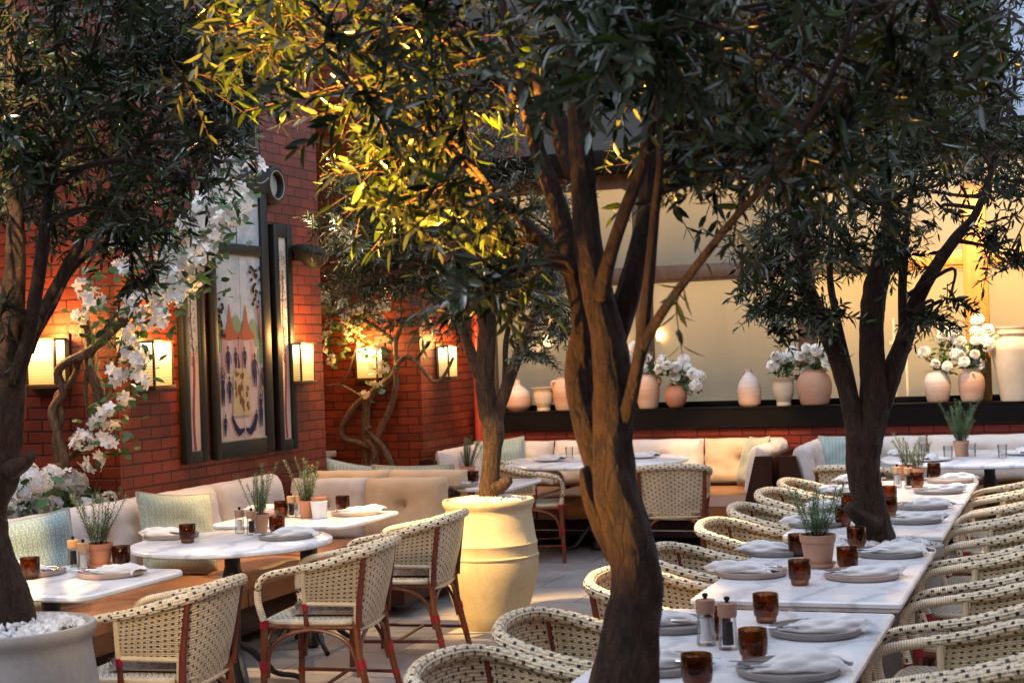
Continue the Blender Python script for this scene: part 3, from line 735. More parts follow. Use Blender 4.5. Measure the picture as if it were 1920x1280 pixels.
for kind, px, lab in (('y', (82, 720, 7.66), 'glowing lantern beside the leftmost tree trunk on the red wall'), ('x', (302, 722), 'glowing lantern half covered by white flowers, near side of the mural'),
                      ('x', (573, 713), 'glowing lantern between the mural and the brick corner'), ('y', (690, 708, 12.13), 'glowing lantern behind the bare twisted vine'), ('x', (846, 705), 'farthest glowing lantern beside the red drainpipe')):
    if kind == 'y':
        p = PY(px[0], px[1], px[2]-.09); p.y = px[2]; sco.put((p.x, p.y-.001, p.z), PI, lab); wall_glow((p.x, p.y-.2, p.z+.30))
    else:
        p = PX(px[0], px[1], WX+.09); sco.put((WX+.001, p.y, p.z), -PI/2, lab); wall_glow((WX+.2, p.y, p.z+.30))

#@PART2
# ------------------------------------------------------------------ wicker armchair
def make_chair(short=False):
    o = thing('wicker_armchair', 'x', 'armchair')
    half = [(.238, .252, .462), (.258, .262, .55), (.25, .270, .63), (.205, .277, .672), (.10, .281, .695), (-.05, .282, .718), (-.17, .275, .748), (-.262, .225, .772), (-.300, .12, .785), (-.312, 0, .788)]
    path = half + [(x, -y, z) for x, y, z in half[::-1][1:]]
    P = spline(path, 5); nP = len(P)
    rad = [.0165+.0075*min(1, max(0, (.12-p.x)/.25)) for p in P]
    rm = MB(); rm.tube(P, rad, 10, up=(0, 0, 1))
    for fi, f in enumerate(rm.f):
        if len(f) == 4 and P[min(f)//10].x < .06: rm.mi[fi] = 1
    rm.build('armrest', ['rim', 'rim_woven'], o)
    # back and side shells hang from the rim
    def on_rim(f):
        i = f*(nP-1); a = int(min(i, nP-2)); return P[a].lerp(P[a+1], i-a)
    idx = [i for i, p in enumerate(P) if p.x <= .03]
    i0, i1 = idx[0], idx[-1]
    ic = min(range(nP//2), key=lambda i: abs(P[i].x+.225)+(0 if P[i].y > 0 else 9)); jc = nP-1-ic
    def shell(a, b, bot, uvflip=0):
        L = [0]
        for i in range(a+1, b+1): L.append(L[-1]+(P[i]-P[i-1]).length)
        n = b-a; mb = MB()
        def fn(u, v):
            i = a+round(u*n); top = P[i]; q = bot(u)
            c = top.lerp(Vector(q), v)
            bulge = math.sin(PI*v)*.008
            return c + Vector((-bulge if abs(c.y) < .2 else 0, math.copysign(bulge, c.y) if abs(c.y) > .2 else 0, -.004 if v == 0 else 0))
        top0 = P[a]; h = (top0-Vector(bot(0))).length
        return mb.grid(fn, n, 8, lambda u, v: (L[round(u*n)]+.005, (1-v)*.38))
    y_ = .272
    for s_, (a, b) in ((1, (i0, ic)), (-1, (jc, i1))):
        def bot(u, s_=s_):
            f = u if s_ > 0 else 1-u
            return (.03+(-.208-.03)*f, s_*(.264+(.228-.264)*f), .545-.01*f)
        shell(a, b, bot).build('side_panel', 'weave_side', o)
    def botb(u): return (-.195-.025*math.sin(PI*u), .218-.436*u, .415)
    shell(ic, jc, botb).build('backrest', 'weave', o)
    # bottom rails of panels
    e = MB()
    for s_ in (1, -1):
        e.tube([(.03, s_*.266, .543), (-.208, s_*.23, .533)], .011, 7)
    e.tube(spline([(-.205, .232, .56), (-.197, .224, .44), (-.20, .19, .412), (-.218, 0, .408), (-.20, -.19, .412), (-.197, -.224, .44), (-.205, -.232, .56)], 5), .0095, 7)
    e.build('panel_edging', 'cane', o)
    for s_ in (1, -1):
        p = MB(); p.tube([(.03, s_*.266, .54), (.03, s_*.279, .695)], .0125, 8); p.cur = 1
        p.tube([(.03, s_*.256, .445), (.03, s_*.266, .54)], .012, 8); p.cur = 2; p.tube([(.03, s_*.2635, .515), (.03, s_*.2665, .545)], .0145, 8)
        p.build('arm_post', ['cane', 'redwood', 'red'], o)
        p = MB(); p.tube([(-.212, s_*.226, .43), (-.222, s_*.236, .55), (-.252, s_*.243, .752)], [.016, .015, .012], 8, up=(1, 0, 0)); p.build('back_post', 'redwood', o)
    # seat
    s = MB(); s.slab(.225, .228, .05, [(.02, .440), (.0, .444), (0, .458), (.012, .466)], (.02, 0))
    so = s.build('seat', 'weave_seat', o)
    me = so.data; ul = me.uv_layers[0]
    for lp in me.loops: v = me.vertices[lp.vertex_index].co; ul.data[lp.index].uv = (v.y+1, v.x+1)
    q = []
    for k in range(41):
        a = 2*PI*k/40; c_, s_ = math.cos(a), math.sin(a); den = (abs(c_)**6+abs(s_)**6)**(1/6)
        q.append((.02+.232*c_/den, .235*s_/den, .449))
    MB().tube(q, .0115, 7, False).build('seat_edge', 'cane', so)
    MB().tube([(.235, .24, .432), (-.2, .21, .425)], .0125, 7).tube([(.235, -.24, .432), (-.2, -.21, .425)], .0125, 7).tube([(.245, .24, .432), (.245, -.24, .432)], .0125, 7).tube([(-.2, .21, .425), (-.2, -.21, .425)], .0125, 7).build('seat_rail', 'rattan', o)
    legs = {(1, 1): [(.236, .25, .46), (.243, .252, .25), (.252, .256, 0)], (1, -1): [(.236, -.25, .46), (.243, -.252, .25), (.252, -.256, 0)],
            (-1, 1): [(-.195, .216, .46), (-.208, .22, .3), (-.245, .228, .13), (-.275, .235, 0)], (-1, -1): [(-.195, -.216, .46), (-.208, -.22, .3), (-.245, -.228, .13), (-.275, -.235, 0)]}
    def at_h(L, z):
        for a, b in zip(L, L[1:]):
            if b[2] <= z <= a[2]: return Vector(a).lerp(Vector(b), (a[2]-z)/(a[2]-b[2]))
        return Vector(L[-1])
    for k, L in legs.items():
        lg = MB().tube(L, [.0185]+[.0175]*(len(L)-2)+[.015], 9).build('leg', 'rattan', o)
        MB().tube([at_h(L, .275), at_h(L, .235)], .0215, 9).build('binding', 'red', lg)
        if k[0] == 1: MB().tube([at_h(L, .46), at_h(L, .425)], .0215, 9).build('binding', 'red', lg)
        MB().tube([at_h(L, .145), at_h(L, .125)], .019, 9).build('binding', 'red', lg)
    def arch(La, Lb):
        A0, A1 = at_h(La, .2), at_h(La, .31); B0, B1 = at_h(Lb, .2), at_h(Lb, .31)
        d = (B1-A1); off = d.normalized()*.03
        pts = [A0+off*.7, A1+off*.9, A1.lerp(B1, .2)+Vector((0, 0, .075)), A1.lerp(B1, .5)+Vector((0, 0, .108)), A1.lerp(B1, .8)+Vector((0, 0, .075)), B1-off*.9, B0-off*.7]
        return MB().tube(spline(pts, 5), .0095, 7)
    for a, b in (((1, 1), (-1, 1)), ((1, -1), (-1, -1)), ((1, 1), (1, -1)), ((-1, 1), (-1, -1))):
        arch(legs[a], legs[b]).build('arch_brace', 'rattan', o)
    st = MB()
    for s_ in (1, -1): st.tube([at_h(legs[(1, s_)], .135), at_h(legs[(-1, s_)], .135)], .009, 7)
    st.tube([at_h(legs[(1, 1)], .135).lerp(at_h(legs[(-1, 1)], .135), .5), at_h(legs[(1, -1)], .135).lerp(at_h(legs[(-1, -1)], .135), .5)], .009, 7)
    st.build('stretcher', 'redwood', o)
    return o
chair = Proto(make_chair())
R_ = math.radians
LC = [(-3.46, 5.22, 186, 'wicker armchair with fur seat pad at the near left banquette table, nearest of the three'), (-3.35, 6.50, 188, 'wicker armchair with fur seat pad at the round marble banquette table'),
      (-3.48, 7.70, 186, 'wicker armchair with fur seat pad beside the big yellow pot')]
for x, y, a, lab in LC: chair.put((x, y, 0), R_(a), lab, 'wicker armchairs facing the left banquette')
chair.put((-4.12, 11.55, 0), R_(18), 'wicker armchair seen side on behind the big yellow pot')
chair.put((-2.86, 11.18, 0), R_(104), 'wicker armchair seen from behind at the far round table right of the trunk')
chair.put((-1.42, 10.95, 0), R_(76), 'wicker armchair at the far right oval table behind the leaning trunk')
NTH = ['nearest', 'second', 'third', 'fourth', 'fifth', 'sixth', 'seventh', 'eighth', 'ninth']
lefts = [(3.98, -2), (4.66, 3), (5.63, -3), (6.38, 2), (7.34, -2), (8.1, 3), (8.93, -3), (9.6, 2)]
for i, (y, a) in enumerate(lefts):
    chair.put((-1.43+.012*math.sin(i*5), y, 0), R_(a), NTH[i]+' wicker armchair counted from the front, left side of the long table row', 'armchairs on the left of the table row')
rights = [(4.02, 180), (4.68, 183), (5.50, 177), (6.33, 182), (7.08, 178), (7.72, 183), (8.42, 178), (9.12, 182), (9.80, 179)]
for i, (y, a) in enumerate(rights):
    chair.put((-.38+.012*math.sin(i*3), y, 0), R_(a), NTH[i]+' wicker armchair counted from the front, right side of the long table row', 'armchairs on the right of the table row')

# fur pads on seats
def fur_pad(loc, rz, label):
    rr = random.Random(int(loc[1]*100)); mb = MB()
    def pt(u, v): return Vector((.17*u, .17*v, .012+.05*max(0, (1-u**4)*(1-v**4))**.5))
    mb.grid(lambda a, b: pt(2*a-1, 2*b-1), 14, 14)
    for k in range(2600):
        u, v = rr.uniform(-.98, .98), rr.uniform(-.98, .98); p = pt(u, v)
        d = Vector((u*.5+rr.gauss(0, .5), v*.5+rr.gauss(0, .5), .7)).normalized()*rr.uniform(.018, .034); s_ = Vector((rr.gauss(0, 1), rr.gauss(0, 1), 0)).normalized()*.0022
        mb.poly([p-s_, p+s_, p+d], True)
    o = mb.build('fur_pad', 'fur', None, False); o.location = loc; o.rotation_euler = (0, 0, rz); tag(o, label, 'seat pad')
for (x, y, a, lab), l2 in zip(LC, ('shaggy grey fur pad on the armchair nearest the grey pot', 'shaggy grey fur pad on the armchair at the round table', 'shaggy grey fur pad on the armchair beside the yellow pot')):
    f = Vector((math.cos(R_(a)), math.sin(R_(a)), 0)); fur_pad((x-f.x*.03, y-f.y*.03, .466), R_(a), l2)

# ------------------------------------------------------------------ tables
EDGE = [(.03, .715), (.012, .717), (.010, .728), (.0, .731), (0, .744), (.007, .75)]
EDGE2 = [(.03, .722), (.008, .722), (.0, .730), (0, .742), (.008, .75)]
def pedestal(o, x=0, y=0, feet=True, spread=.26, n=4):
    MB().lathe([(.03, .0), (.05, .02), (.045, .06), (.032, .1), (.03, .3), (.034, .42), (.05, .5), (.052, .58), (.04, .62), (.04, .66), (.06, .70), (.11, .715)], 20, (x, y, .0)).build('pedestal', 'iron', o)
    for k in range(n):
        a = PI/4+2*PI*k/n; c_, s_ = math.cos(a), math.sin(a)
        pts = spline([(x+.02*c_, y+.02*s_, .22), (x+.10*c_, y+.10*s_, .17), (x+.2*c_, y+.2*s_, .06), (x+spread*c_, y+spread*s_, .03), (x+(spread+.04)*c_, y+(spread+.04)*s_, .012)], 4)
        MB().tube(pts, [.02]*8+[.014]*(len(pts)-8), 8, up=(0, 0, 1)).build('foot', 'iron', o)
def rect_table(x0, x1, y0, y1, label, group, rad=.02, legs=1, edge=EDGE):
    cx, cy = (x0+x1)/2, (y0+y1)/2
    o = thing('marble_table', label, 'table', (cx, cy, 0), 0, group)
    MB().slab((x1-x0)/2, (y1-y0)/2, rad, edge).build('tabletop', 'marble', o)
    if legs == 1: pedestal(o)
    else:
        for s_ in (-1, 1): pedestal(o, 0, s_*(y1-y0)*.3, spread=.2)
    return o
ROWG = 'marble tables set end to end in the right row'
rect_table(-1.325, -.582, 3.76, 5.17, 'nearest white marble table of the long row, mills by the dark trunk', ROWG, .012, 2)
rect_table(-1.325, -.582, 5.375, 6.825, 'second white marble table of the long row with one terracotta herb pot', ROWG, .012, 2)
rect_table(-1.325, -.585, 7.24, 8.61, 'third white marble table of the long row, behind the planted trunk', ROWG, .012, 2)
rect_table(-1.325, -.585, 8.715, 10.09, 'farthest white marble table of the long row with herbs and mills', ROWG, .012, 2)
LG = 'small marble tables along the left banquette'
rect_table(-4.62, -3.715, 5.10, 5.86, 'near left marble table with rounded corners and a terracotta herb pot', LG, .07, 1, EDGE2)
rect_table(-4.62, -3.755, 7.50, 8.25, 'marble banquette table with a white pot, behind the round table', LG, .07, 1, EDGE2)
rect_table(-4.50, -3.61, 9.68, 10.39, 'marble table partly hidden behind the big yellow pot', LG, .05, 1, EDGE2)
def round_table(c, r, label, ry=None):
    o = thing('round_table', label, 'table', (c[0], c[1], 0), 0, 'round marble tables')
    MB().lathe([(0, .722), (r-.012, .722), (r-.002, .728), (r, .736), (r-.003, .745), (r-.012, .75), (0, .75)], 64).build('tabletop', 'marble', o)
    pedestal(o, spread=.3); return o
round_table((-4.065, 6.82), .515, 'round marble table in the middle of the left banquette')
round_table((-3.765, 12.16), .78, 'far round marble table in the back left booth')
round_table((-.62, 12.06), .80, 'far round marble table in the back right booth')

# ------------------------------------------------------------------ banquettes and cushions
def cushion_mesh(w, h, t, seed=0, tuft=None, pw=5, wr=.006, nu=26, nv=22):
    """upright soft cushion: x across, z up, thickness along y (front is -y)"""
    mb = MB()
    def f(u, v, sgn):
        x, z = 2*u-1, 2*v-1
        th = max(0, (1-abs(x)**pw)*(1-abs(z)**pw))**.42
        n = nz(x*1.7+seed*3.1, z*1.7, seed)*.35 + nz(x*4+seed, z*4, 2.)*.14
        d = t*.5*th*(1+.35*n)
        if tuft:
            for tx, tz in tuft:
                q = (x-tx)**2*(w/h)**2+(z-tz)**2; d -= t*.33*math.exp(-q/.02)+t*.14*math.exp(-q/.16)
        crease = wr*nz(x*7+z*3+seed, z*2-x, 4.)*th
        edge = .985+.02*nz(x*3, z*3, seed+7.)
        return (x*w/2*edge, sgn*(d+crease), (z+1)*h/2+.01*nz(x*2+seed, 1.)*(v))
    mb.grid(lambda u, v: f(u, v, -1), nu, nv, lambda u, v: (u*w, v*h))
    mb.grid(lambda u, v: f(1-u, v, 1), nu, nv, lambda u, v: (u*w, v*h))
    return mb
def place_cushion(mb, name, mat, loc, rz=0, tilt=0, parent=None, lean=0, piping=True, dims=None):
    o = mb.build(name, mat, parent)
    o.location = loc; o.rotation_euler = (tilt, lean, rz); return o
TUF = [(0, .05)]
bq = thing('banquette', 'long camel leather banquette with cream back cushions along the left wall', 'bench', (-4.9, 7, 0))
def bpart(mb, name, mat, par, off):
    o = mb.build(name, mat, par); o.location = tuple(-c for c in off); return o
off = (-4.9, 7, 0)
bpart(MB().rbox(-5.22, -4.55, 4.2, 9.3, .08, .30, .01), 'base', 'darkwood', bq, off)
sm_ = MB()
def seat_slab(mb, x0, x1, y0, y1, z0, z1, seed=0):
    w, d, h = x1-x0, y1-y0, z1-z0
    def f(u, v):
        x, y = 2*u-1, 2*v-1; e = max(0, (1-abs(x)**12)*(1-abs(y)**12))**.3
        return (x0+u*w, y0+v*d, z0+h*.62*min(1, e*1.0)+h*.38*e*(.9+.25*nz(x*2+seed, y*2))+0)
    mb.grid(f, 22, 22, lambda u, v: (u*w, v*d))
    mb.box(x0+.004, x1-.004, y0+.004, y1-.004, z0-.10, z0+.002); return mb
for k in range(6):
    bpart(seat_slab(MB(), -5.15, -4.43, 4.2+k*.85, 4.2+k*.85+.846, .375, .465, k), 'seat', 'leather', bq, off)
bpart(seat_slab(MB(), -4.425, -4.02, 8.78, 9.30, .375, .465, 9), 'seat', 'leather', bq, off)
bpart(MB().rbox(-4.54, -4.03, 8.84, 9.3, .08, .275, .01), 'base', 'darkwood', bq, off)
bpart(MB().rbox(-5.285, -5.235, 4.2, 9.62, .1, .72, .008), 'back_board', 'darkwood', bq, off)
bpart(MB().rbox(-5.23, -4.03, 9.50, 9.56, .1, .72, .008), 'back_board', 'darkwood', bq, off)
ep = MB(); n_ = ep.add([(-4.025, 9.26, .3), (-4.025, 9.575, .3), (-4.025, 9.575, .735), (-4.025, 9.38, .735), (-3.985, 9.26, .3), (-3.985, 9.575, .3), (-3.985, 9.575, .735), (-3.985, 9.38, .735)])
for q in ((0, 3, 2, 1), (4, 5, 6, 7), (0, 1, 5, 4), (1, 2, 6, 5), (2, 3, 7, 6), (3, 0, 4, 7)): ep.face([n_+i for i in q], None, False)
bpart(ep, 'end_panel', 'darkwood', bq, off)
for k in range(6):
    o = cushion_mesh(.84, .475, .27, k, TUF).build('back_cushion', 'linen', bq)
    o.location = (-5.10-off[0], 4.62+k*.84-off[1], .425); o.rotation_euler = (R_(-9), 0, R_(90))
for k in range(2):
    o = cushion_mesh(.60, .43, .24, k+10, [(0, .1)]).build('back_cushion', 'linen_tan' if k else 'linen', bq)
    o.location = (-4.82+k*.57-off[0], 9.37-off[1], .42); o.rotation_euler = (R_(-8), 0, 0)
# alcove booth behind it
bc = thing('banquette', 'camel banquette in the brick alcove, back to back with the long one', 'bench', (-4.7, 10, 0)); off2 = (-4.7, 10, 0)
bpart(MB().rbox(-5.25, -4.04, 9.64, 10.2, .08, .30, .01), 'base', 'darkwood', bc, off2)
bpart(seat_slab(MB(), -5.25, -4.03, 9.72, 10.3, .375, .465, 3), 'seat', 'leather', bc, off2)
bpart(MB().rbox(-5.25, -4.03, 9.60, 9.655, .1, .74, .008), 'back_board', 'darkwood', bc, off2)
bpart(MB().rbox(-4.025, -3.985, 9.60, 9.98, .25, .735, .008), 'end_panel', 'darkwood', bc, off2)
for k in range(2):
    o = cushion_mesh(.60, .45, .24, k+14, [(0, .1)]).build('back_cushion', 'linen_tan', bc)
    o.location = (-4.84+k*.58-off2[0], 9.76-off2[1], .42); o.rotation_euler = (R_(8), 0, PI)
bpart(seat_slab(MB(), -6.2, -5.26, 10.35, 12.1, .375, .465, 4), 'seat', 'leather', bc, off2)
bpart(MB().rbox(-6.2, -5.3, 10.4, 12.1, .08, .27, .01), 'base', 'darkwood', bc, off2)
o = cushion_mesh(.9, .42, .24, 33, [(0, .1)]).build('back_cushion', 'linen', bc); o.location = (-5.9-off2[0], 10.9-off2[1], .44); o.rotation_euler = (R_(-8), 0, R_(90))
# back booths
def booth(name_label, x0, x1, arms, ncush, seed, tan):
    b = thing('booth_bench', name_label, 'bench', ((x0+x1)/2, 12.9, 0)); of = ((x0+x1)/2, 12.9, 0)
    bpart(MB().rbox(x0+.05, x1-.05, 12.2, 13.35, .1, .27, .01), 'base', 'darkwood', b, of)
    bpart(MB().tube([(x0+.1, 12.12, .17), (x1-.1, 12.12, .17)], .008, 6).tube([(x0+.1, 12.12, .262), (x1-.1, 12.12, .262)], .008, 6), 'foot_rail', 'steel', b, of)
    wseat = (x1-x0)/3
    for k in range(3): bpart(seat_slab(MB(), x0+k*wseat+.003, x0+(k+1)*wseat-.003, 12.05, 13.05, .375, .465, seed+k), 'seat', 'leather', b, of)
    bpart(MB().rbox(x0, x1, 13.33, 13.39, .1, .74, .008), 'back_board', 'darkwood', b, of)
    cw = (x1-x0-.1)/ncush
    for k in range(ncush):
        o = cushion_mesh(cw*1.0, .42, .27, seed+20+k, [(0, .05)]).build('back_cushion', 'linen_tan' if (tan and k >= ncush-1) else 'linen', b)
        o.location = (x0+.05+cw*(k+.5)-of[0], 13.16-of[1], .435); o.rotation_euler = (R_(-9), 0, 0)
    for side in arms:
        x = x0 if side < 0 else x1
        e = MB(); n_ = len(e.v)
        # sloped end panel: narrow at the top, wide at the seat
        s_ = -side
        pts = [(x, 12.0, .12), (x+s_*.20, 12.0, .12), (x+s_*.145, 12.0, .45), (x+s_*.06, 12.0, .775), (x-s_*.07, 12.0, .775), (x-s_*.07, 12.0, .12)]
        e.add([(p[0], 12.0, p[2]) for p in pts]+[(p[0], 12.05, p[2]) for p in pts]); k6 = len(pts)
        e.face(range(k6), None, False); e.face([k6+i for i in range(k6)][::-1], None, False)
        for i in range(k6): e.face([i, k6+i, k6+(i+1) % k6, (i+1) % k6], None, False)
        bpart(e, 'end_panel', 'darkwood', b, of)
        bpart(MB().rbox(x-side*-.0-.05 if side > 0 else x-.05, x+.05, 12.051, 13.33, .12, .76, .008), 'arm_board', 'darkwood', b, of)
        for k in range(2):
            o = cushion_mesh(.62, .41, .15, seed+40+k+side, [(0, .1)]).build('back_cushion', 'linen', b)
            o.location = (x-side*.135-of[0], 12.40+k*.6-of[1], .44); o.rotation_euler = (R_(-10), 0, R_(90) if side < 0 else R_(-90))
    return b
booth('back left booth bench with tufted cushions under the vase shelf', -5.22, -2.33, (-1, 1), 4, 1, True)
booth('back right booth bench with pale cushions under the vase shelf', -2.13, 1.6, (-1,), 4, 60, False)

def pillow(loc, rz, tilt, w, h, label, mat='sage', roll=0):
    mb = MB()
    sd_ = loc[0]*7+loc[1]
    def f(u, v, sgn):
        x, z = 2*u-1, 2*v-1; th = max(0, (1-x**4)*(1-z**4))**.5
        px = x*w/2*(1-.07*(1-z*z)); pz = z*h/2*(1-.07*(1-x*x))
        return (px, sgn*(.075*th*(1+.3*nz(x*2+sd_, z*2))+.004*nz(x*8+sd_, z*8)*th), pz+h/2)
    mb.grid(lambda u, v: f(u, v, -1), 22, 22, lambda u, v: (u*w+1, v*h+1)); mb.grid(lambda u, v: f(1-u, v, 1), 22, 22, lambda u, v: (u*w+1, v*h+1))
    o = mb.build('throw_pillow', mat); tag(o, label, 'pillow')
    ring = []
    for k in range(80):
        q = k/20; e = int(q); t = (q-e)*2-1
        x, z = ((t, -1), (1, t), (-t, 1), (-1, -t))[e]
        ring.append((x*w/2*(1-.07*(1-z*z)), 0, z*h/2*(1-.07*(1-x*x))+h/2))
    MB().tube(ring+[ring[0]], .006, 6, False, up=(0, 1, 0)).build('piping', 'piping', o)
    o.location = loc; o.rotation_euler = (tilt, roll, rz); return o
pillow((-4.78, 6.22, .462), R_(72), R_(-14), .56, .49, 'large sage print pillow beside the flower bed on the long banquette', 'sage', R_(-3))
pillow((-4.80, 7.50, .462), R_(66), R_(-16), .50, .48, 'sage print pillow behind the round marble table', 'sage2', R_(6))
pillow((-5.28, 10.46, .47), R_(40), R_(-12), .44, .42, 'blue sage pillow standing on its corner in the alcove', 'sage', R_(14))
pillow((-4.42, 9.98, .462), R_(184), R_(-10), .62, .44, 'sage pillow peeking over the tan banquette back', 'sage')
pillow((-4.86, 12.92, .462), R_(24), R_(-16), .46, .44, 'sage pillow in the left corner of the back left booth', 'sage', R_(-4))
pillow((-2.62, 12.78, .462), R_(-58), R_(-18), .46, .44, 'olive print pillow leaning on the dark arm of the back booth', 'sage2', R_(-3))
pillow((-1.78, 12.82, .462), R_(6), R_(-16), .50, .42, 'sage pillow at the left end of the back right booth', 'sage', R_(2))

# ------------------------------------------------------------------ table things
TZ = .751
def mk_plate(mat):
    o = MB().lathe([(0, .003), (.10, .003), (.131, 0), (.138, .003), (.142, .012), (.143, .021), (.139, .023), (.135, .015), (.125, .009), (0, .008)], 48).build('plate', mat)
    tag(o, 'x', 'plate', 'plates laid at the tables'); return Proto(o)
plates = {'plate': mk_plate('plate'), 'plate_pink': mk_plate('plate_pink')}
def mk_napkin(seed):
    mb = MB(); rr = random.Random(seed); ph = rr.uniform(0, 6)
    def top(u, v):
        # loosely rolled cloth: fat in the middle, gathered at one end, folds running along it
        x = 2*u-1; a = PI*v
        pinch = 1-.55*math.exp(-((x+.95)/.32)**2)-.18*math.exp(-((x-1)/.2)**2)
        R = .040*pinch*(1+.10*math.sin(x*2.3+ph))
        dia = a*3.2+x*2.6+ph   # folds run slightly across the roll
        fold = 1+.20*abs(math.sin(dia))*math.sin(a)**.5-.10+.10*nz(x*2.2+seed, a*1.3)+.07*math.sin(a*8-x*4+ph)*math.sin(a)
        y = math.cos(a)*R*1.12*fold+.014*math.sin(x*2+ph); z = math.sin(a)*R*.86*fold
        return (x*.104+.012*math.sin(a*2+ph)*abs(x)**4+.008*nz(a*2, x, seed), y, max(z, 0)+.001)
    mb.grid(top, 34, 30)
    mb.grid(lambda u, v: (top(u, 0)[0]*(1-v)+top(u, 1)[0]*v, top(u, 0)[1]*(1-v)+top(u, 1)[1]*v, .0008), 12, 3)
    for s_, e in ((-1, 0), (1, 1)):   # open gathered ends: spiral of cloth edge
        mb.grid(lambda u, v: Vector(top(e, u))*1+Vector((s_*.014*v*(1+.4*math.sin(u*9+ph)), 0, -.35*v*top(e, u)[2])), 18, 3)
    o = mb.build('napkin', 'napkin', None, False); tag(o, 'x', 'napkin', 'folded white napkins on the plates'); return Proto(o)
naps = [mk_napkin(k) for k in range(4)]
def mk_fork():
    mb = MB()
    mb.tube([(0, 0, .0), (.07, 0, .006), (.12, 0, .008), (.135, 0, .006)], [.004, .003, .0028, .005], 6, up=(0, 1, 0))
    mb.rbox(.13, .158, -.011, .011, .003, .0055, .001)
    for k in range(4): mb.tube([(.156, -.0085+k*.0057, .0045), (.18, -.0085+k*.0057, .006), (.2, -.0085+k*.0057, .004)], .0014, 5)
    o = mb.build('fork', 'steel'); tag(o, 'x', 'fork', 'forks laid at the tables'); return Proto(o)
def mk_knife():
    mb = MB(); mb.tube([(0, 0, .003), (.04, 0, .004), (.09, 0, .004), (.1, 0, .004)], [.005, .006, .005, .004], 6, up=(0, 1, 0))
    mb.rbox(.098, .2, -.008, .007, .003, .0046, .0007)
    o = mb.build('knife', 'steel'); tag(o, 'x', 'knife', 'knives laid at the tables'); return Proto(o)
fork, knife = mk_fork(), mk_knife()
def mk_tumbler():
    o = MB().lathe([(0, .001), (.030, .001), (.033, .004), (.034, .018), (.040, .025), (.042, .05), (.042, .093), (.0408, .0945), (.0395, .093), (.0392, .05), (.037, .028), (.031, .021), (0, .019)], 32).build('tumbler', 'amber')
    tag(o, 'x', 'glass', 'amber glass tumblers'); return Proto(o)
tumb = mk_tumbler()
def mk_mill(fill, cap):
    o = thing('spice_mill', 'x', 'mill', (0, 0, 0), 0, 'acrylic salt and pepper mills')
    MB().lathe([(0, .001), (.026, .001), (.027, .004), (.0245, .04), (.0225, .085), (.0215, .086), (0, .086)], 24).build('body', 'clear', o)
    MB().lathe([(0, .012), (.015, .012), (.0155, .016), (.014, .06), (.0135, .072), (0, .074)], 16).build('filling', fill, o)
    MB().lathe([(0, .086), (.024, .086), (.0255, .089), (.0265, .118), (.0255, .122), (.012, .124), (0, .124)], 24).build('cap', cap, o)
    MB().lathe([(0, .123), (.005, .124), (.005, .128), (.0085, .133), (.0075, .139), (0, .141)], 14).build('knob', 'blackmetal', o)
    return Proto(o)
mills = {'salt': mk_mill('salt', 'millcap'), 'pepper': mk_mill('pepper', 'millcap')}
mills_l = {'salt': mk_mill('salt', 'millcap_lit'), 'pepper': mk_mill('pepper', 'millcap_lit')}

# vectorised leaves ---------------------------------------------------------
def leaf_mesh(name, base, dirs, nrm, length, width, mat, parent, curl=.12):
    base, dirs, nrm = map(np.asarray, (base, dirs, nrm)); n = len(base)
    dirs = dirs/np.linalg.norm(dirs, axis=1, keepdims=True)
    nrm = nrm-dirs*(dirs*nrm).sum(1, keepdims=True); nrm /= np.linalg.norm(nrm, axis=1, keepdims=True)+1e-9
    side = np.cross(dirs, nrm); L = np.asarray(length)[:, None]; Wd = np.asarray(width)[:, None]
    def pt(a, s_, h): return base+dirs*L*a+side*Wd*s_+nrm*L*h
    k = [pt(0, 0, 0), pt(.3, -.5, .02), pt(.3, .5, .02), pt(.3, 0, -.02), pt(.68, -.42, .02-curl*.4), pt(.68, .42, .02-curl*.4), pt(.68, 0, -.02-curl*.4), pt(1, 0, -curl)]
    V = np.stack(k, 1).reshape(-1, 3)
    tri = np.array([[0, 1, 3], [0, 3, 2]]); quad = np.array([[1, 4, 6, 3], [3, 6, 5, 2]]); tri2 = np.array([[4, 7, 6], [6, 7, 5]])
    o_ = (np.arange(n)*8)[:, None, None]
    loops = []; starts = []; tot = []
    T = np.concatenate([(tri[None]+o_).reshape(n, -1), (quad[None]+o_).reshape(n, -1), (tri2[None]+o_).reshape(n, -1)], 1).reshape(-1)
    sizes = np.tile(np.array([3, 3, 4, 4, 3, 3]), n); st = np.concatenate([[0], np.cumsum(sizes)[:-1]])
    me = bpy.data.meshes.new(name); me.vertices.add(len(V)); me.vertices.foreach_set('co', V.astype(np.float32).ravel())
    me.loops.add(len(T)); me.loops.foreach_set('vertex_index', T.astype(np.int32))
    me.polygons.add(len(sizes)); me.polygons.foreach_set('loop_start', st.astype(np.int32)); me.polygons.foreach_set('loop_total', sizes.astype(np.int32))
    me.polygons.foreach_set('use_smooth', np.ones(len(sizes), dtype=bool))
    me.update(); me.validate(); me.materials.append(M[mat])
    o = bpy.data.objects.new(name, me); C.objects.link(o)
    if parent: o.parent = parent
    return o
class Leaves:
    def __init__(s): s.b = []; s.d = []; s.n = []; s.l = []; s.w = []
    def add(s, b, d, n, l, w): s.b.append(tuple(b)); s.d.append(tuple(d)); s.n.append(tuple(n)); s.l.append(l); s.w.append(w)
    def build(s, name, mat, parent=None, curl=.12): return leaf_mesh(name, s.b, s.d, s.n, s.l, s.w, mat, parent, curl)

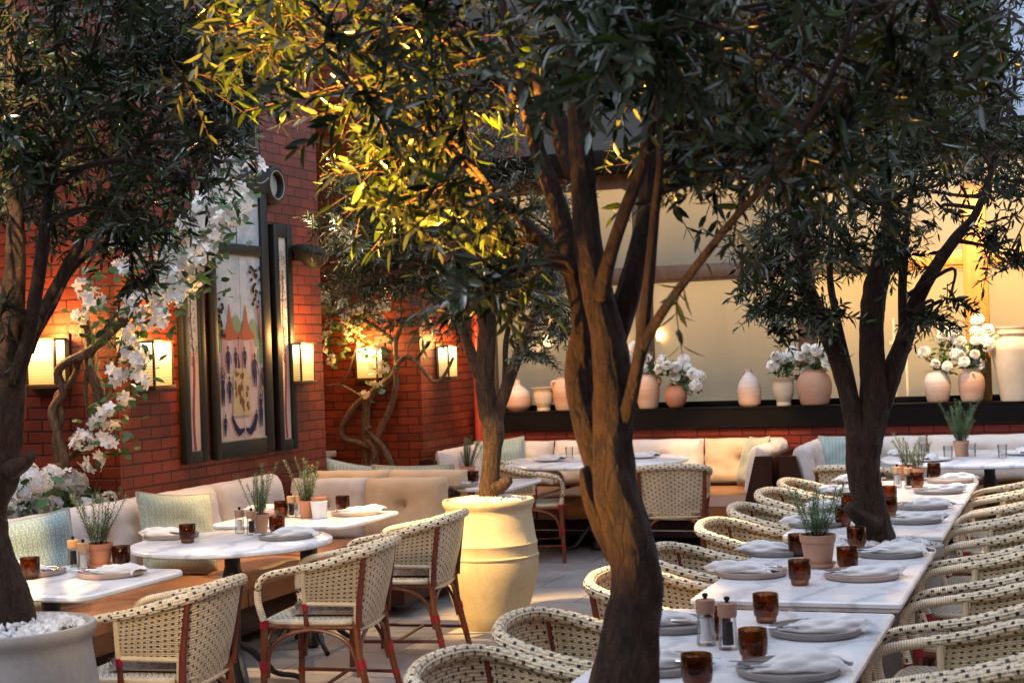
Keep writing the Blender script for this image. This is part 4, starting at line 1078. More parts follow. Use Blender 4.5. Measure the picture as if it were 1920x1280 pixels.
def herb(label, pot='terracotta', hgt=.16, dens=15, mat='herb', seed=1, saucer=True, pr=.045, ph=.075, spread=.5, loc=(0, 0, 0), group='small potted rosemary plants'):
    rr = random.Random(seed); o = thing('potted_rosemary', label, 'potted herb', loc, rr.uniform(0, 6), group)
    b0 = .012 if saucer else 0
    MB().lathe([(0, b0), (pr*.72, b0), (pr*.75, b0+.004), (pr*.93, b0+ph*.74), (pr*.98, b0+ph*.75), (pr*1.02, b0+ph), (pr*.93, b0+ph), (pr*.9, b0+ph*.88), (0, b0+ph*.88)], 28).build('pot', pot, o)
    if saucer: MB().lathe([(0, .001), (pr*.8, .001), (pr*1.0, .018), (pr*.95, .018), (pr*.78, .008), (0, .008)], 28).build('saucer', pot, o)
    MB().lathe([(0, b0+ph*.9), (pr*.9, b0+ph*.9), (pr*.5, b0+ph*.94), (0, b0+ph*.96)], 16).build('soil', 'soil', o)
    lv = Leaves(); st = MB()
    for k in range(int(dens*1.5)):
        a = rr.uniform(0, 2*PI); r0 = pr*.6*rr.random(); hh = hgt*rr.uniform(.3, 1.0); tl = (spread+.18)*rr.random()*hh
        p0 = Vector((r0*math.cos(a), r0*math.sin(a), b0+ph*.9)); a2 = a+rr.uniform(-.6, .6)
        p2 = p0+Vector((tl*math.cos(a2), tl*math.sin(a2), hh)); p1 = p0.lerp(p2, .5)+Vector((rr.uniform(-1, 1)*.012, rr.uniform(-1, 1)*.012, .01))
        pts = spline([p0, p1, p2], 5); st.tube(pts, .0012, 4, False)
        n = int(hh/.0034)
        for q in range(n):
            t_ = .12+.88*q/n; i = min(int(t_*(len(pts)-1)), len(pts)-2); p = pts[i].lerp(pts[i+1], t_*(len(pts)-1)-i)
            ax = (pts[i+1]-pts[i]).normalized(); an = q*2.4; s1 = ax.orthogonal().normalized(); s2 = ax.cross(s1)
            rad = s1*math.cos(an)+s2*math.sin(an); d = rad*.75+ax*.65
            lv.add(p, d, ax-rad*.5, rr.uniform(.018, .032)*(1.1-.4*t_), .0042)
    st.build('stems', 'soil', o, False); lv.build('foliage', mat, o); return o

# place settings ------------------------------------------------------------
def setting(p, ang, place, table, mat='plate', nap=None, cutl=True, scale=1.0):
    p = Vector((p[0], p[1], TZ)); c_, s_ = math.cos(ang), math.sin(ang)
    plates[mat].put(p, ang, 'round stoneware plate at the %s place of the %s' % (place, table), scale=scale)
    k = setting.n; setting.n += 1
    naps[k % 4 if nap is None else nap].put(p+Vector((.03*c_, .03*s_, .010)), ang+.25*math.sin(k*7), 'folded white napkin at the %s place of the %s' % (place, table), scale=1.12)
    if cutl:
        q = p+Vector((-.02*c_-.03*-s_, -.02*s_-.03*c_, .022)); fork.put(q+Vector((.06*c_, .06*s_, 0)), ang+PI+.12, 'steel fork at the %s place of the %s' % (place, table))
        q = p+Vector((-.02*c_+.012*-s_, -.02*s_+.012*c_, .022)); knife.put(q+Vector((.055*c_, .055*s_, 0)), ang+PI-.05, 'steel knife at the %s place of the %s' % (place, table))
setting.n = 0
def pz(x, y): p = PZ(x, y, TZ); return (p.x, p.y)
T1n, T2n, T3n, T4n = 'nearest long-row table', 'second long-row table', 'third long-row table', 'farthest long-row table'
setting(pz(1528, 1187), R_(8), 'far right', T1n); setting(pz(1478, 1262), R_(4), 'near right', T1n)
setting(pz(1262, 1176), R_(182), 'far left', T1n); setting(pz(1240, 1252), R_(176), 'near left', T1n)
setting(pz(1616, 1082), R_(5), 'near right', T2n, 'plate_pink'); setting(pz(1668, 1040), R_(3), 'far right', T2n)
setting(pz(1408, 1077), R_(176), 'near left', T2n, 'plate_pink'); setting(pz(1455, 1037), R_(184), 'far left', T2n)
setting(pz(1712, 978), R_(4), 'near right', T3n); setting(pz(1727, 952), R_(0), 'far right', T3n)
setting(pz(1530, 985), R_(180), 'near left', T3n); setting(pz(1566, 955), R_(180), 'far left', T3n)
setting(pz(1760, 923), R_(4), 'near right', T4n); setting(pz(1782, 903), R_(0), 'far right', T4n, 'plate_pink')
setting(pz(1592, 925), R_(180), 'near left', T4n); setting(pz(1612, 905), R_(180), 'far left', T4n)
LFn, OVn, TLn, TMn = 'near left banquette table', 'round banquette table', 'white-pot banquette table', 'table behind the yellow pot'
setting(pz(208, 1078), R_(2), 'right', LFn, 'plate_pink'); setting(pz(62, 1076), R_(180), 'left', LFn, 'plate_pink')
setting(pz(322, 1007), R_(170), 'left', OVn); setting(pz(537, 1008), R_(12), 'right', OVn)
setting(pz(667, 964), R_(6), 'right', TLn, 'plate_pink'); setting(pz(508, 962), R_(180), 'left', TLn, 'plate_pink')
setting(pz(855, 912), R_(180), 'left', TMn, 'plate_pink')
for k, (x, y) in enumerate(((1437, 1166), (1413, 1240), (1308, 1292), (1346, 1196))): tumb.put((*pz(x, y), TZ), k, ('amber tumbler nearest the far edge of the %s', 'amber tumbler between plates and pepper mill on the %s', 'frontmost amber tumbler on the %s', 'amber tumbler hidden behind the mills on the %s')[k] % T1n)
for k, (x, y) in enumerate(((1500, 1096), (1590, 1070), (1497, 1042), (1607, 1028))): tumb.put((*pz(x, y), TZ), k, ('amber tumbler in front of the herb pot on the %s', 'amber tumbler right of the herb pot on the %s', 'amber tumbler behind the herb pot on the %s', 'amber tumbler at the far side of the %s')[k] % T2n)
for k, (x, y) in enumerate(((1582, 986), (1592, 957), (1668, 966), (1668, 942))): tumb.put((*pz(x, y), TZ), k, ('amber tumbler left of the dark trunk on the %s', 'amber tumbler behind the left one on the %s', 'amber tumbler right of the dark trunk on the %s', 'amber tumbler at the far right of the trunk on the %s')[k] % T3n)
for k, (x, y) in enumerate(((1720, 915), (1752, 895))): tumb.put((*pz(x, y), TZ), k, ('amber tumbler in front of the herbs on the %s', 'amber tumbler behind the herbs on the %s')[k] % T4n)
for x, y, l in ((57, 1085, 'amber tumbler at the left of the '+LFn), (228, 1062, 'amber tumbler right of the herb pot on the '+LFn), (352, 1017, 'amber tumbler by the left plate of the '+OVn), (520, 1001, 'amber tumbler behind the right plate of the '+OVn),
                (643, 959, 'amber tumbler by the plate of the '+TLn), (528, 969, 'amber tumbler left of the mills on the '+TLn), (887, 908, 'amber tumbler in front of the herb pot on the '+TMn), (822, 897, 'amber tumbler at the left of the '+TMn)):
    tumb.put((*pz(x, y), TZ), x, l)
for x, y, k, l, lit in ((1325, 1208, 'salt', 'salt mill with wooden cap on the '+T1n, 0), (1366, 1216, 'pepper', 'pepper mill with wooden cap on the '+T1n, 0), (138, 1062, 'pepper', 'pepper mill on the '+LFn, 1), (157, 1069, 'salt', 'salt mill on the '+LFn, 1),
                        (450, 999, 'salt', 'salt mill on the '+OVn, 0), (472, 1002, 'pepper', 'pepper mill on the '+OVn, 0), (547, 969, 'pepper', 'pepper mill on the '+TLn, 1), (564, 969, 'salt', 'salt mill on the '+TLn, 1),
                        (1683, 912, 'salt', 'salt mill on the '+T4n, 1), (1704, 914, 'pepper', 'pepper mill on the '+T4n, 1)):
    (mills_l if lit else mills)[k].put((*pz(x, y), TZ), 0, l, scale=1.12 if 'nearest' in l else 1)
herb('rosemary in a terracotta pot with saucer on the second long-row table', 'terra_pale', .22, 20, 'herb_dark', 2, True, .072, .12, .45, (*pz(1535, 1062), TZ))
herb('rosemary in a terracotta pot on the near left banquette table', 'terracotta', .25, 18, 'herb', 3, True, .062, .098, .45, (*pz(187, 1063), TZ))
herb('tall rosemary in a pale pot on the round banquette table', 'terra_pale', .29, 15, 'herb_dark', 4, False, .05, .10, .28, (*pz(488, 998), TZ))
herb('rosemary in a terracotta pot beside the white pot', 'terracotta', .26, 15, 'herb', 5, False, .045, .10, .4, (*pz(576, 970), TZ))
herb('rosemary in a terracotta pot on the table behind the yellow pot', 'terracotta', .22, 16, 'herb', 6, False, .055, .11, .4, (*pz(878, 902), TZ))
herb('yellowish rosemary at the left of the farthest long-row table', 'terracotta', .22, 10, 'herb', 7, False, .05, .09, .6, (*pz(1700, 897), TZ))
herb('small rosemary right beside the yellowish one on the farthest row table', 'terracotta', .23, 10, 'herb', 8, False, .045, .08, .5, (*pz(1722, 900), TZ))
herb('rosemary in a clay pot on the far right round table', 'terra_pale', .34, 26, 'herb_dark', 9, False, .06, .12, .35, (*pz(1803, 855), TZ))
wp = thing('white_pot', 'small white ceramic pot with a terracotta insert on the banquette table', 'pot', (*pz(599, 971), TZ))
MB().lathe([(0, 0), (.037, 0), (.040, .003), (.05, .098), (.047, .1), (.042, .096), (0, .09)], 28).build('body', 'white_china', wp)
MB().lathe([(0, .09), (.041, .09), (.044, .122), (.04, .124), (.036, .112), (0, .108)], 24).build('insert', 'terracotta', wp)
# far round tables: china and clear glasses
def mk_glass():
    o = MB().lathe([(0, .001), (.03, .001), (.031, .01), (.036, .1), (.0345, .1), (.029, .012), (0, .01)], 20).build('water_glass', 'clear'); tag(o, 'x', 'glass', 'clear glasses on the far round tables'); return Proto(o)
wg = mk_glass()
for x, y, l in ((1068, 860, 'clear glass beside the stacked plates on the far left round table'), (1102, 862, 'clear glass near the trunk on the far left round table'), (1735, 857, 'clear glass left of the rosemary on the far right round table'), (1822, 856, 'clear glass right of the rosemary on the far right round table'), (1880, 858, 'clear glass at the right end of the far right round table'), (1778, 861, 'clear glass at the front of the far right round table')):
    wg.put((*pz(x, y), TZ), 0, l)
wpl = Proto(tag(MB().lathe([(0, .003), (.09, .003), (.12, .008), (.15, .018), (.15, .021), (.118, .012), (0, .008)], 40).build('dinner_plate', 'white_china'), 'x', 'plate', 'white plates on the far round tables'))
for x, y, l in ((1030, 864, 'white plate under a napkin on the far left round table'), (1130, 868, 'white plate at the front of the far left round table'), (1206, 858, 'white plate at the right of the far left round table'), (1745, 864, 'white plate at the front left of the far right round table'), (1700, 853, 'white plate at the left of the far right round table'), (1915, 852, 'white plate at the right edge of the far right round table')):
    pp = pz(x, y); wpl.put((*pp, TZ), 0, l)
    naps[int(x) % 4].put((pp[0], pp[1], TZ+.011), x, l.replace('white plate under a napkin', 'folded napkin on the white plate').replace('white plate', 'folded napkin on the white plate') if 'under' not in l else 'folded napkin at the left of the far left round table')

#@PART3
# ------------------------------------------------------------------ big pots
POTP = [(0, 0), (.185, 0), (.195, .012), (.222, .10), (.262, .22), (.288, .32), (.296, .40), (.2945, .425), (.300, .432), (.3005, .44), (.2935, .447), (.290, .50), (.294, .507), (.2945, .515), (.287, .522), (.275, .60), (.262, .69), (.260, .712), (.266, .728), (.278, .745), (.280, .765), (.274, .776), (.258, .777), (.248, .765), (.245, .72), (0, .715)]
def pebbles(label, c, rx, ry, z, n, seed, skip=0):
    rr = random.Random(seed); mb = MB(); bm0 = bmesh.new(); bmesh.ops.create_icosphere(bm0, subdivisions=2, radius=1)
    base = [v.co.copy() for v in bm0.verts]; faces = [[v.index for v in f.verts] for f in bm0.faces]; bm0.free()
    for k in range(n):
        a = rr.uniform(0, 2*PI); r = math.sqrt(rr.random()); x, y = c[0]+rx*r*math.cos(a), c[1]+ry*r*math.sin(a)
        s_ = rr.uniform(.011, .021); q = Matrix.Rotation(rr.uniform(0, 6), 3, 'Z') @ Matrix.Rotation(rr.gauss(0, .35), 3, 'X') @ Matrix.Diagonal((s_*1.25, s_, s_*.68))
        n0 = mb.add([Vector((x, y, z+rr.uniform(-.004, .012)+.02*(1-r*r)))+q @ (v*(1+.16*nz(v.x*1.3+k, v.y*1.3, v.z*1.3))) for v in base])
        for f in faces: mb.face([n0+i for i in f])
    o = mb.build('pebbles', 'pebble', None, False); tag(o, label, 'pebbles', None, 'stuff'); return o
def big_pot(loc, mat, label, seed):
    o = MB().lathe(POTP, 72, (0, 0, 0), .012, seed).build('stone_pot', mat); o.location = loc; tag(o, label, 'pot'); return o
big_pot((-3.375, 8.68, 0), 'limestone', 'big pale yellow stone pot with two raised bands holding an olive tree', 1)
pebbles('white pebbles covering the soil of the yellow pot', (-3.375, 8.68), .235, .235, .758, 300, 1)
LP = (-3.475, 4.36)
big_pot((*LP, 0), 'greystone', 'grey stone pot with white pebbles at the lower left corner', 5)
pebbles('white pebbles in the grey pot at the lower left', LP, .235, .235, .758, 320, 2)
def trough(cx, cy, label, l2, seed):
    o = thing('planter', label, 'planter', (cx, cy, 0)); mb = MB(); N = 48
    prof = [(.86, 0), (.9, .02), (.95, .4), (.965, .68), (1.0, .69), (1.005, .735), (.98, .742), (.93, .742), (.91, .72)]
    for s_, z in prof:
        for j in range(N): a = 2*PI*j/N; mb.v.append((.33*s_*math.cos(a), .185*s_*math.sin(a), z))
    for i in range(len(prof)-1):
        for j in range(N): j2 = (j+1) % N; mb.face([i*N+j, i*N+j2, (i+1)*N+j2, (i+1)*N+j])
    mb.face([(len(prof)-1)*N+j for j in range(N)]); mb.build('body', 'greystone', o)
    pebbles(l2, (cx, cy), .29, .155, .732, 260, seed)
trough(-.90, 7.03, 'oval grey stone planter between the second and third row tables', 'white pebbles round the trunk between the row tables', 3)
trough(-1.0, 3.49, 'oval grey stone planter at the front of the long row under the leaning trunk', 'white pebbles at the foot of the leaning trunk', 4)

# ------------------------------------------------------------------ olive trees
def limb(mb, pts, gn=.16, seed=0, n=12, k=5):
    """pts: (Vector, radius) list -> gnarled tapered tube"""
    P = spline([p for p, r in pts], k); rs = []
    for i in range(len(pts)-1):
        for q in range(k): rs.append(pts[i][1]+(pts[i+1][1]-pts[i][1])*q/k)
    rs.append(pts[-1][1]); fr = []
    for i, (p, r) in enumerate(zip(P, rs)):
        def f(an, r=r, i=i, p=p):
            tw = an+p.z*2.2
            return r*(1+gn*(.9*nz(math.cos(tw)*1.6+seed, math.sin(tw)*1.6, p.z*2.2)+.55*nz(math.cos(tw)*3.2, math.sin(tw)*3.2+seed, p.z*9)+.35*nz(math.cos(an)*2+seed, p.z*16, math.sin(an)*2)+1.1*(abs(nz(math.cos(tw)*3.4+seed, math.sin(tw)*3.4, p.z*1.9))-.2)+.5*(abs(nz(math.cos(tw)*7, math.sin(tw)*7+seed, p.z*5))-.2)))
        fr.append(f)
    mb.tube(P, fr, n); return list(zip(P, rs))
def px_limb(lst):
    out = []
    for x, y, Y, wpx in lst:
        p = PY(x, y, Y); out.append((p, wpx*.5*depth(p)/FPX))
    return out
def olive(name_label, base, limbs, clusters, leafL, bark, leaf, seed, leafW=.19, twigL=.2, pairs=9, gn=.18, stubs=(), nside=14, sprigs=(), thin=1.0):
    rr = random.Random(seed); nr = np.random.default_rng(seed)
    o = thing('olive_tree', name_label, 'tree', base); off = Vector(base)
    tr = MB(); pts = []
    for i, l in enumerate(limbs):
        big = max(w for *_, w in l) > 45
        pl = limb(tr, px_limb(l), gn if big else gn*.7, seed+i, nside if big else 12, 8 if big else 5); pts += pl if i else pl[len(pl)//2:]
    br = MB(); lv = Leaves()
    for (x, y, Y, rx, rz, nt_) in clusters:
        c = PY(x, y, Y); s_ = depth(c)/FPX; RX, RZ = rx*s_, rz*s_
        nearest = min(pts, key=lambda q: (q[0]-c).length+.25*abs(q[0].z-c.z)*(1 if q[0].z > c.z else 0))
        a = nearest[0]; r0 = min(nearest[1]*.7, .012)
        mid = a.lerp(c, .55)+Vector((rr.gauss(0, .05), rr.gauss(0, .05), .06+rr.gauss(0, .03)))
        bp = spline([a, mid, c], 6); br.tube(bp, [r0+(.004-r0)*i/(len(bp)-1) for i in range(len(bp))], 6, False)
        for k in range(nt_):
            u = Vector((rr.gauss(0, 1), rr.gauss(0, 1), rr.gauss(0, 1))).normalized()*(rr.random()**.45)
            e = c+Vector((u.x*RX, u.y*RX, u.z*RZ))
            st = c+(e-c)*.35 if (e-c).length < .35 else e-(e-c).normalized()*twigL*1.2
            d = ((e-st).normalized()+Vector((rr.gauss(0, .35), rr.gauss(0, .35), rr.gauss(0, .3)))).normalized()
            L = twigL*rr.uniform(.65, 1.3); st = e-d*L*.5
            droop = rr.uniform(.0, .35)
            tp = [st+d*L*t_ - Vector((0, 0, droop*L*t_*t_)) for t_ in (0, .25, .5, .75, 1)]
            br.tube(tp, [.0026, .0023, .002, .0016, .001], 4, False)
            if k % 3 == 0: br.tube([bp[rr.randrange(len(bp)//2, len(bp))], st.lerp(c, .3)+Vector((0, 0, .01)), st], [.0035, .003, .0026], 4, False)
            n = max(4, int(pairs*rr.uniform(.7, 1.25))); ax0 = None
            for q in range(n):
                t_ = (q+.6)/n; f = t_*4; i = min(int(f), 3); p = tp[i].lerp(tp[i+1], f-i); ax = (tp[i+1]-tp[i]).normalized()
                s1 = ax.orthogonal().normalized(); s2 = ax.cross(s1); an = q*PI/2+k
                rad = s1*math.cos(an)+s2*math.sin(an)
                for sg in (1, -1):
                    if rr.random() < .08: continue
                    dd = rad*sg*rr.uniform(.55, 1.0)+ax*rr.uniform(.55, 1.0)+Vector((0, 0, rr.gauss(-.05, .22)))
                    ll = leafL*rr.uniform(.55, 1.3)*(1.05-.3*t_)
                    lv.add(p, dd, ax*.8-rad*sg*.5+Vector((rr.gauss(0, .25), rr.gauss(0, .25), .55)), ll, ll*leafW*rr.uniform(.8, 1.2))
            lv.add(tp[-1], tp[-1]-tp[-2], (0.1, 0.2, 1), leafL*.8, leafL*.8*leafW)
    for (xa, ya, xb, yb, Y, n) in sprigs:      # single hanging sprays at the crown's edge
        A, B = PY(xa, ya, Y), PY(xb, yb, Y+rr.uniform(-.1, .1)); pth = spline([A, A.lerp(B, .5)+Vector((rr.gauss(0, .02), 0, rr.gauss(.0, .02))), B], 6)
        br.tube(pth, [.003-.002*i/(len(pth)-1) for i in range(len(pth))], 4, False)
        for q in range(n):
            f = (.15+.85*q/n)*(len(pth)-1); i = min(int(f), len(pth)-2); p = pth[i].lerp(pth[i+1], f-i); ax = (pth[i+1]-pth[i]).normalized()
            s1 = ax.orthogonal().normalized(); s2 = ax.cross(s1); an = q*1.35
            rad = s1*math.cos(an)+s2*math.sin(an)
            for sg in (1, -1):
                ll = leafL*rr.uniform(.75, 1.15)*(1.1-.35*q/n)
                lv.add(p, rad*sg*.9+ax*.75+Vector((0, 0, rr.gauss(-.1, .15))), ax-rad*sg*.4+Vector((0, .2, .3)), ll, ll*leafW)
    for s_ in stubs:
        limb(tr, px_limb(s_), .25, seed+77, 10, 3)
    for mb, nm, mt in ((tr, 'trunk', bark), (br, 'branches', bark)):
        q = mb.build(nm, mt, o, False); q.location = -off
    q = lv.build('crown', leaf, o); q.location = -off
    print('leaves', len(lv.b)); return o

rC = random.Random(11)
SPC = [(1288, 530, 1280, 668, 3.28, 6), (1010, 470, 830, 555, 3.45, 9), (1020, 500, 900, 590, 3.4, 7), (960, 380, 790, 470, 3.5, 9), (900, 340, 640, 400, 3.6, 10), (820, 250, 600, 330, 3.7, 10), (700, 140, 450, 210, 3.6, 10), (640, 100, 520, 250, 3.5, 8), (560, 60, 400, 130, 3.6, 8), (1380, 410, 1450, 500, 3.2, 6), (1450, 330, 1590, 350, 3.15, 7), (880, 330, 760, 380, 3.3, 7)]
SPR = [(1720, 600, 1850, 560, 7.0, 9), (1710, 590, 1800, 620, 6.95, 8), (1840, 410, 1900, 470, 7.0, 8), (1830, 440, 1905, 500, 6.95, 7), (1500, 545, 1410, 600, 6.85, 8), (1520, 560, 1440, 620, 6.9, 8), (1480, 520, 1380, 560, 6.85, 8), (1590, 690, 1560, 640, 6.9, 6), (1560, 380, 1540, 470, 6.5, 7), (1750, 500, 1690, 540, 6.9, 7), (1800, 430, 1915, 400, 7.1, 9)]
def scatter(boxes, seed, K_=.82):
    """boxes: (x0,x1,y0,y1,Y0,Y1,count,rx,rz,twigs) in the photo's frame -> clusters at varied depths"""
    rr = random.Random(seed); out = []
    for x0, x1, y0, y1, Y0, Y1, n, rx, rz, tw in boxes:
        for k in range(n):
            out.append((rr.uniform(x0, x1), rr.uniform(y0, y1), rr.uniform(Y0, Y1), rx*rr.uniform(.8, 1.2), rz*rr.uniform(.8, 1.2), max(3, int(tw*K_*rr.uniform(.75, 1.15)))))
    return out
# leaning tree close to the camera
YC = 3.5
limbs = [
 [(1166, 1345, YC, 150), (1168, 1285, YC, 130), (1180, 1200, YC, 108), (1195, 1110, YC, 98), (1190, 1050, YC, 92), (1172, 980, YC, 92), (1154, 910, YC, 84), (1150, 830, YC, 70), (1152, 760, YC, 76), (1148, 690, YC, 68), (1138, 620, YC, 60), (1120, 550, YC, 58), (1106, 480, YC, 54), (1097, 400, YC, 48), (1090, 300, YC, 44), (1082, 190, YC, 38), (1070, 60, YC-.05, 30), (1060, -120, YC-.1, 22)],
 [(1150, 960, YC+.02, 60), (1122, 870, YC+.03, 50), (1106, 800, YC+.03, 60), (1093, 740, YC+.04, 62), (1086, 680, YC+.05, 52), (1090, 610, YC+.04, 34), (1082, 540, YC+.06, 38), (1060, 440, YC+.08, 38), (1036, 360, YC+.1, 34), (1010, 290, YC+.14, 30), (985, 190, YC+.2, 25), (950, 60, YC+.3, 20), (930, -80, YC+.3, 12)],
 [(1075, 510, YC+.05, 30), (1020, 455, YC+.1, 25), (970, 405, YC+.14, 23), (900, 335, YC+.2, 20), (820, 240, YC+.3, 18), (770, 190, YC+.35, 14), (700, 130, YC+.4, 10)],
 [(1126, 560, YC-.02, 32), (1146, 472, YC-.06, 26), (1175, 386, YC-.1, 24), (1202, 317, YC-.12, 23), (1222, 219, YC-.14, 21), (1244, 109, YC-.16, 19), (1280, 0, YC-.2, 16), (1310, -120, YC-.2, 11)],
 [(1148, 650, YC+.06, 46), (1172, 570, YC+.1, 46), (1196, 480, YC+.16, 42), (1212, 400, YC+.22, 36), (1218, 300, YC+.28, 28), (1235, 180, YC+.3, 20), (1300, 30, YC+.3, 13)],
 [(1156, 880, YC+.0, 30), (1166, 810, YC-.01, 30), (1188, 725, YC-.06, 26), (1206, 620, YC-.1, 24), (1218, 510, YC-.12, 21), (1228, 400, YC-.14, 18), (1238, 290, YC-.18, 14), (1230, 160, YC-.2, 9)],
 [(1196, 690, YC-.06, 18), (1210, 640, YC-.1, 21), (1234, 598, YC-.14, 20), (1268, 548, YC-.18, 18), (1314, 488, YC-.22, 17), (1381, 405, YC-.28, 15), (1450, 330, YC-.32, 15), (1520, 220, YC-.35, 13), (1585, 80, YC-.4, 10), (1610, -40, YC-.4, 7)],
 [(1078, 330, YC+.05, 38), (1050, 240, YC+.12, 42), (1022, 180, YC+.18, 38), (1005, 120, YC+.22, 28), (960, 20, YC+.3, 18)],
 [(985, 200, YC+.2, 18), (930, 150, YC+.2, 15), (870, 110, YC+.25, 13), (780, 60, YC+.3, 9)],
 [(1160, 1040, YC+.03, 50), (1132, 985, YC+.02, 44), (1108, 930, YC+.01, 34), (1097, 890, YC, 20), (1094, 876, YC, 10)],
]
cl = scatter([(430, 720, -60, 100, 3.2, 4.6, 15, 130, 75, 11), (640, 960, -40, 200, 3.2, 4.4, 15, 130, 100, 11), (680, 900, 170, 330, 3.7, 4.4, 9, 90, 70, 10), (760, 940, 300, 460, 3.3, 4.0, 5, 85, 50, 8), (900, 1020, 480, 560, 3.2, 3.6, 3, 70, 40, 8),
              (960, 1250, -60, 160, 2.9, 4.3, 13, 120, 100, 11), (1180, 1560, -80, 170, 2.9, 4.6, 18, 130, 100, 11), (1520, 1860, -60, 180, 3.2, 4.8, 11, 120, 80, 10), (1240, 1480, 160, 370, 3.0, 4.4, 10, 100, 75, 9), (1100, 1240, 120, 330, 3.6, 4.2, 3, 80, 70, 6), (1400, 1600, 180, 330, 3.2, 4.2, 6, 95, 70, 9),
              (400, 1900, -420, -120, 2.6, 4.8, 26, 190, 150, 12)], 5)
olive('leaning dark olive tree nearest the camera, its crown lamp lit at the left', (PY(1166, 1345, YC).x, YC, .70), limbs, cl, .066, 'bark', 'leaf', 21, .25, .22, 8, .15, (), 40, SPC)
# tree in the grey pot at the lower left
YL = 4.38
limbs = [
 [(22, 1190, YL, 100), (20, 1150, YL, 84), (2, 1080, YL, 76), (-18, 1010, YL, 72), (-22, 950, YL, 72), (-8, 890, YL, 84), (2, 830, YL, 72), (12, 750, YL, 70), (16, 670, YL, 62), (22, 590, YL, 50), (28, 500, YL, 38), (28, 380, YL, 30), (30, 240, YL, 24), (22, 100, YL, 20), (20, -60, YL, 14)],
 [(24, 720, YL-.02, 34), (52, 640, YL-.04, 26), (66, 560, YL-.06, 26), (80, 470, YL-.08, 24), (90, 380, YL-.1, 18), (120, 250, YL-.1, 12)],
 [(52, 660, YL, 24), (78, 590, YL+.04, 22), (120, 510, YL+.1, 22), (165, 430, YL+.14, 20), (215, 350, YL+.2, 17), (280, 250, YL+.25, 12), (340, 160, YL+.3, 8)],
 [(60, 640, YL+.05, 16), (98, 575, YL+.12, 15), (140, 500, YL+.2, 13), (240, 420, YL+.3, 9)],
 [(8, 640, YL+.05, 40), (-12, 540, YL+.1, 34), (-30, 420, YL+.15, 26), (-60, 260, YL+.2, 16)],
 [(20, 880, YL-.03, 40), (46, 868, YL-.08, 26), (60, 850, YL-.12, 18)],
]
cl = scatter([(-20, 430, -40, 160, 3.9, 5.4, 32, 90, 70, 13), (-20, 420, 140, 320, 3.9, 5.2, 28, 85, 62, 12), (60, 380, 290, 440, 4.2, 5.0, 13, 72, 46, 9), (180, 330, 430, 540, 4.4, 4.9, 5, 52, 34, 7), (380, 480, 100, 300, 4.6, 5.2, 7, 62, 52, 8), (-20, 90, 300, 440, 4.2, 4.8, 5, 60, 50, 8), (-10, 40, 560, 690, 4.2, 4.5, 2, 30, 34, 5), (-100, 380, -330, -60, 3.9, 5.4, 14, 130, 100, 12)], 6)
olive('olive tree at the left edge growing from the grey pot', (LP[0], LP[1], .74), limbs, cl, .060, 'bark', 'leaf', 33, .235, .19, 8, .15, (), 36)
# tree in the yellow pot
YP = 8.68
limbs = [
 [(917, 950, YP, 44), (917, 920, YP, 38), (920, 880, YP, 35), (924, 840, YP, 36), (924, 800, YP, 42), (916, 770, YP, 40), (909, 720, YP, 37), (911, 670, YP, 34), (914, 610, YP, 33), (908, 550, YP, 32), (900, 480, YP, 26), (890, 390, YP, 18), (880, 300, YP, 12)],
 [(928, 815, YP, 28), (936, 775, YP, 20), (947, 735, YP, 23), (962, 690, YP, 22), (980, 645, YP, 20), (1003, 585, YP, 17), (1030, 500, YP, 13), (1040, 400, YP, 9)],
 [(908, 720, YP, 28), (888, 675, YP, 22), (876, 640, YP, 19), (864, 600, YP, 17), (846, 545, YP, 14), (810, 470, YP, 11), (760, 400, YP, 8)],
 [(946, 735, YP+.03, 12), (947, 690, YP+.04, 11), (949, 640, YP+.05, 11), (958, 590, YP+.05, 10), (964, 520, YP+.05, 8), (960, 420, YP, 6)],
 [(914, 610, YP, 20), (895, 570, YP-.05, 16), (878, 520, YP-.05, 13), (850, 440, YP-.1, 9)],
 [(930, 915, YP-.03, 26), (944, 908, YP-.06, 22), (954, 898, YP-.08, 18)],
]
cl = scatter([(620, 880, 310, 470, 8.1, 9.3, 34, 60, 45, 13), (620, 860, 440, 560, 8.1, 9.2, 26, 52, 34, 11), (860, 1070, 330, 560, 8.2, 9.3, 28, 52, 44, 11), (690, 1040, 200, 350, 8.0, 9.4, 20, 62, 50, 11), (690, 850, 530, 610, 8.4, 9.0, 8, 38, 26, 9), (990, 1060, 560, 640, 8.4, 8.8, 6, 32, 24, 8), (985, 1015, 640, 680, 8.5, 8.7, 2, 20, 16, 6)], 8, 1.15)
olive('olive tree with pale bark growing from the big yellow pot', (-3.375, 8.68, .74), limbs, cl, .058, 'bark_pale', 'leaf_far', 44, .21, .17, 8, .17, (), 28)
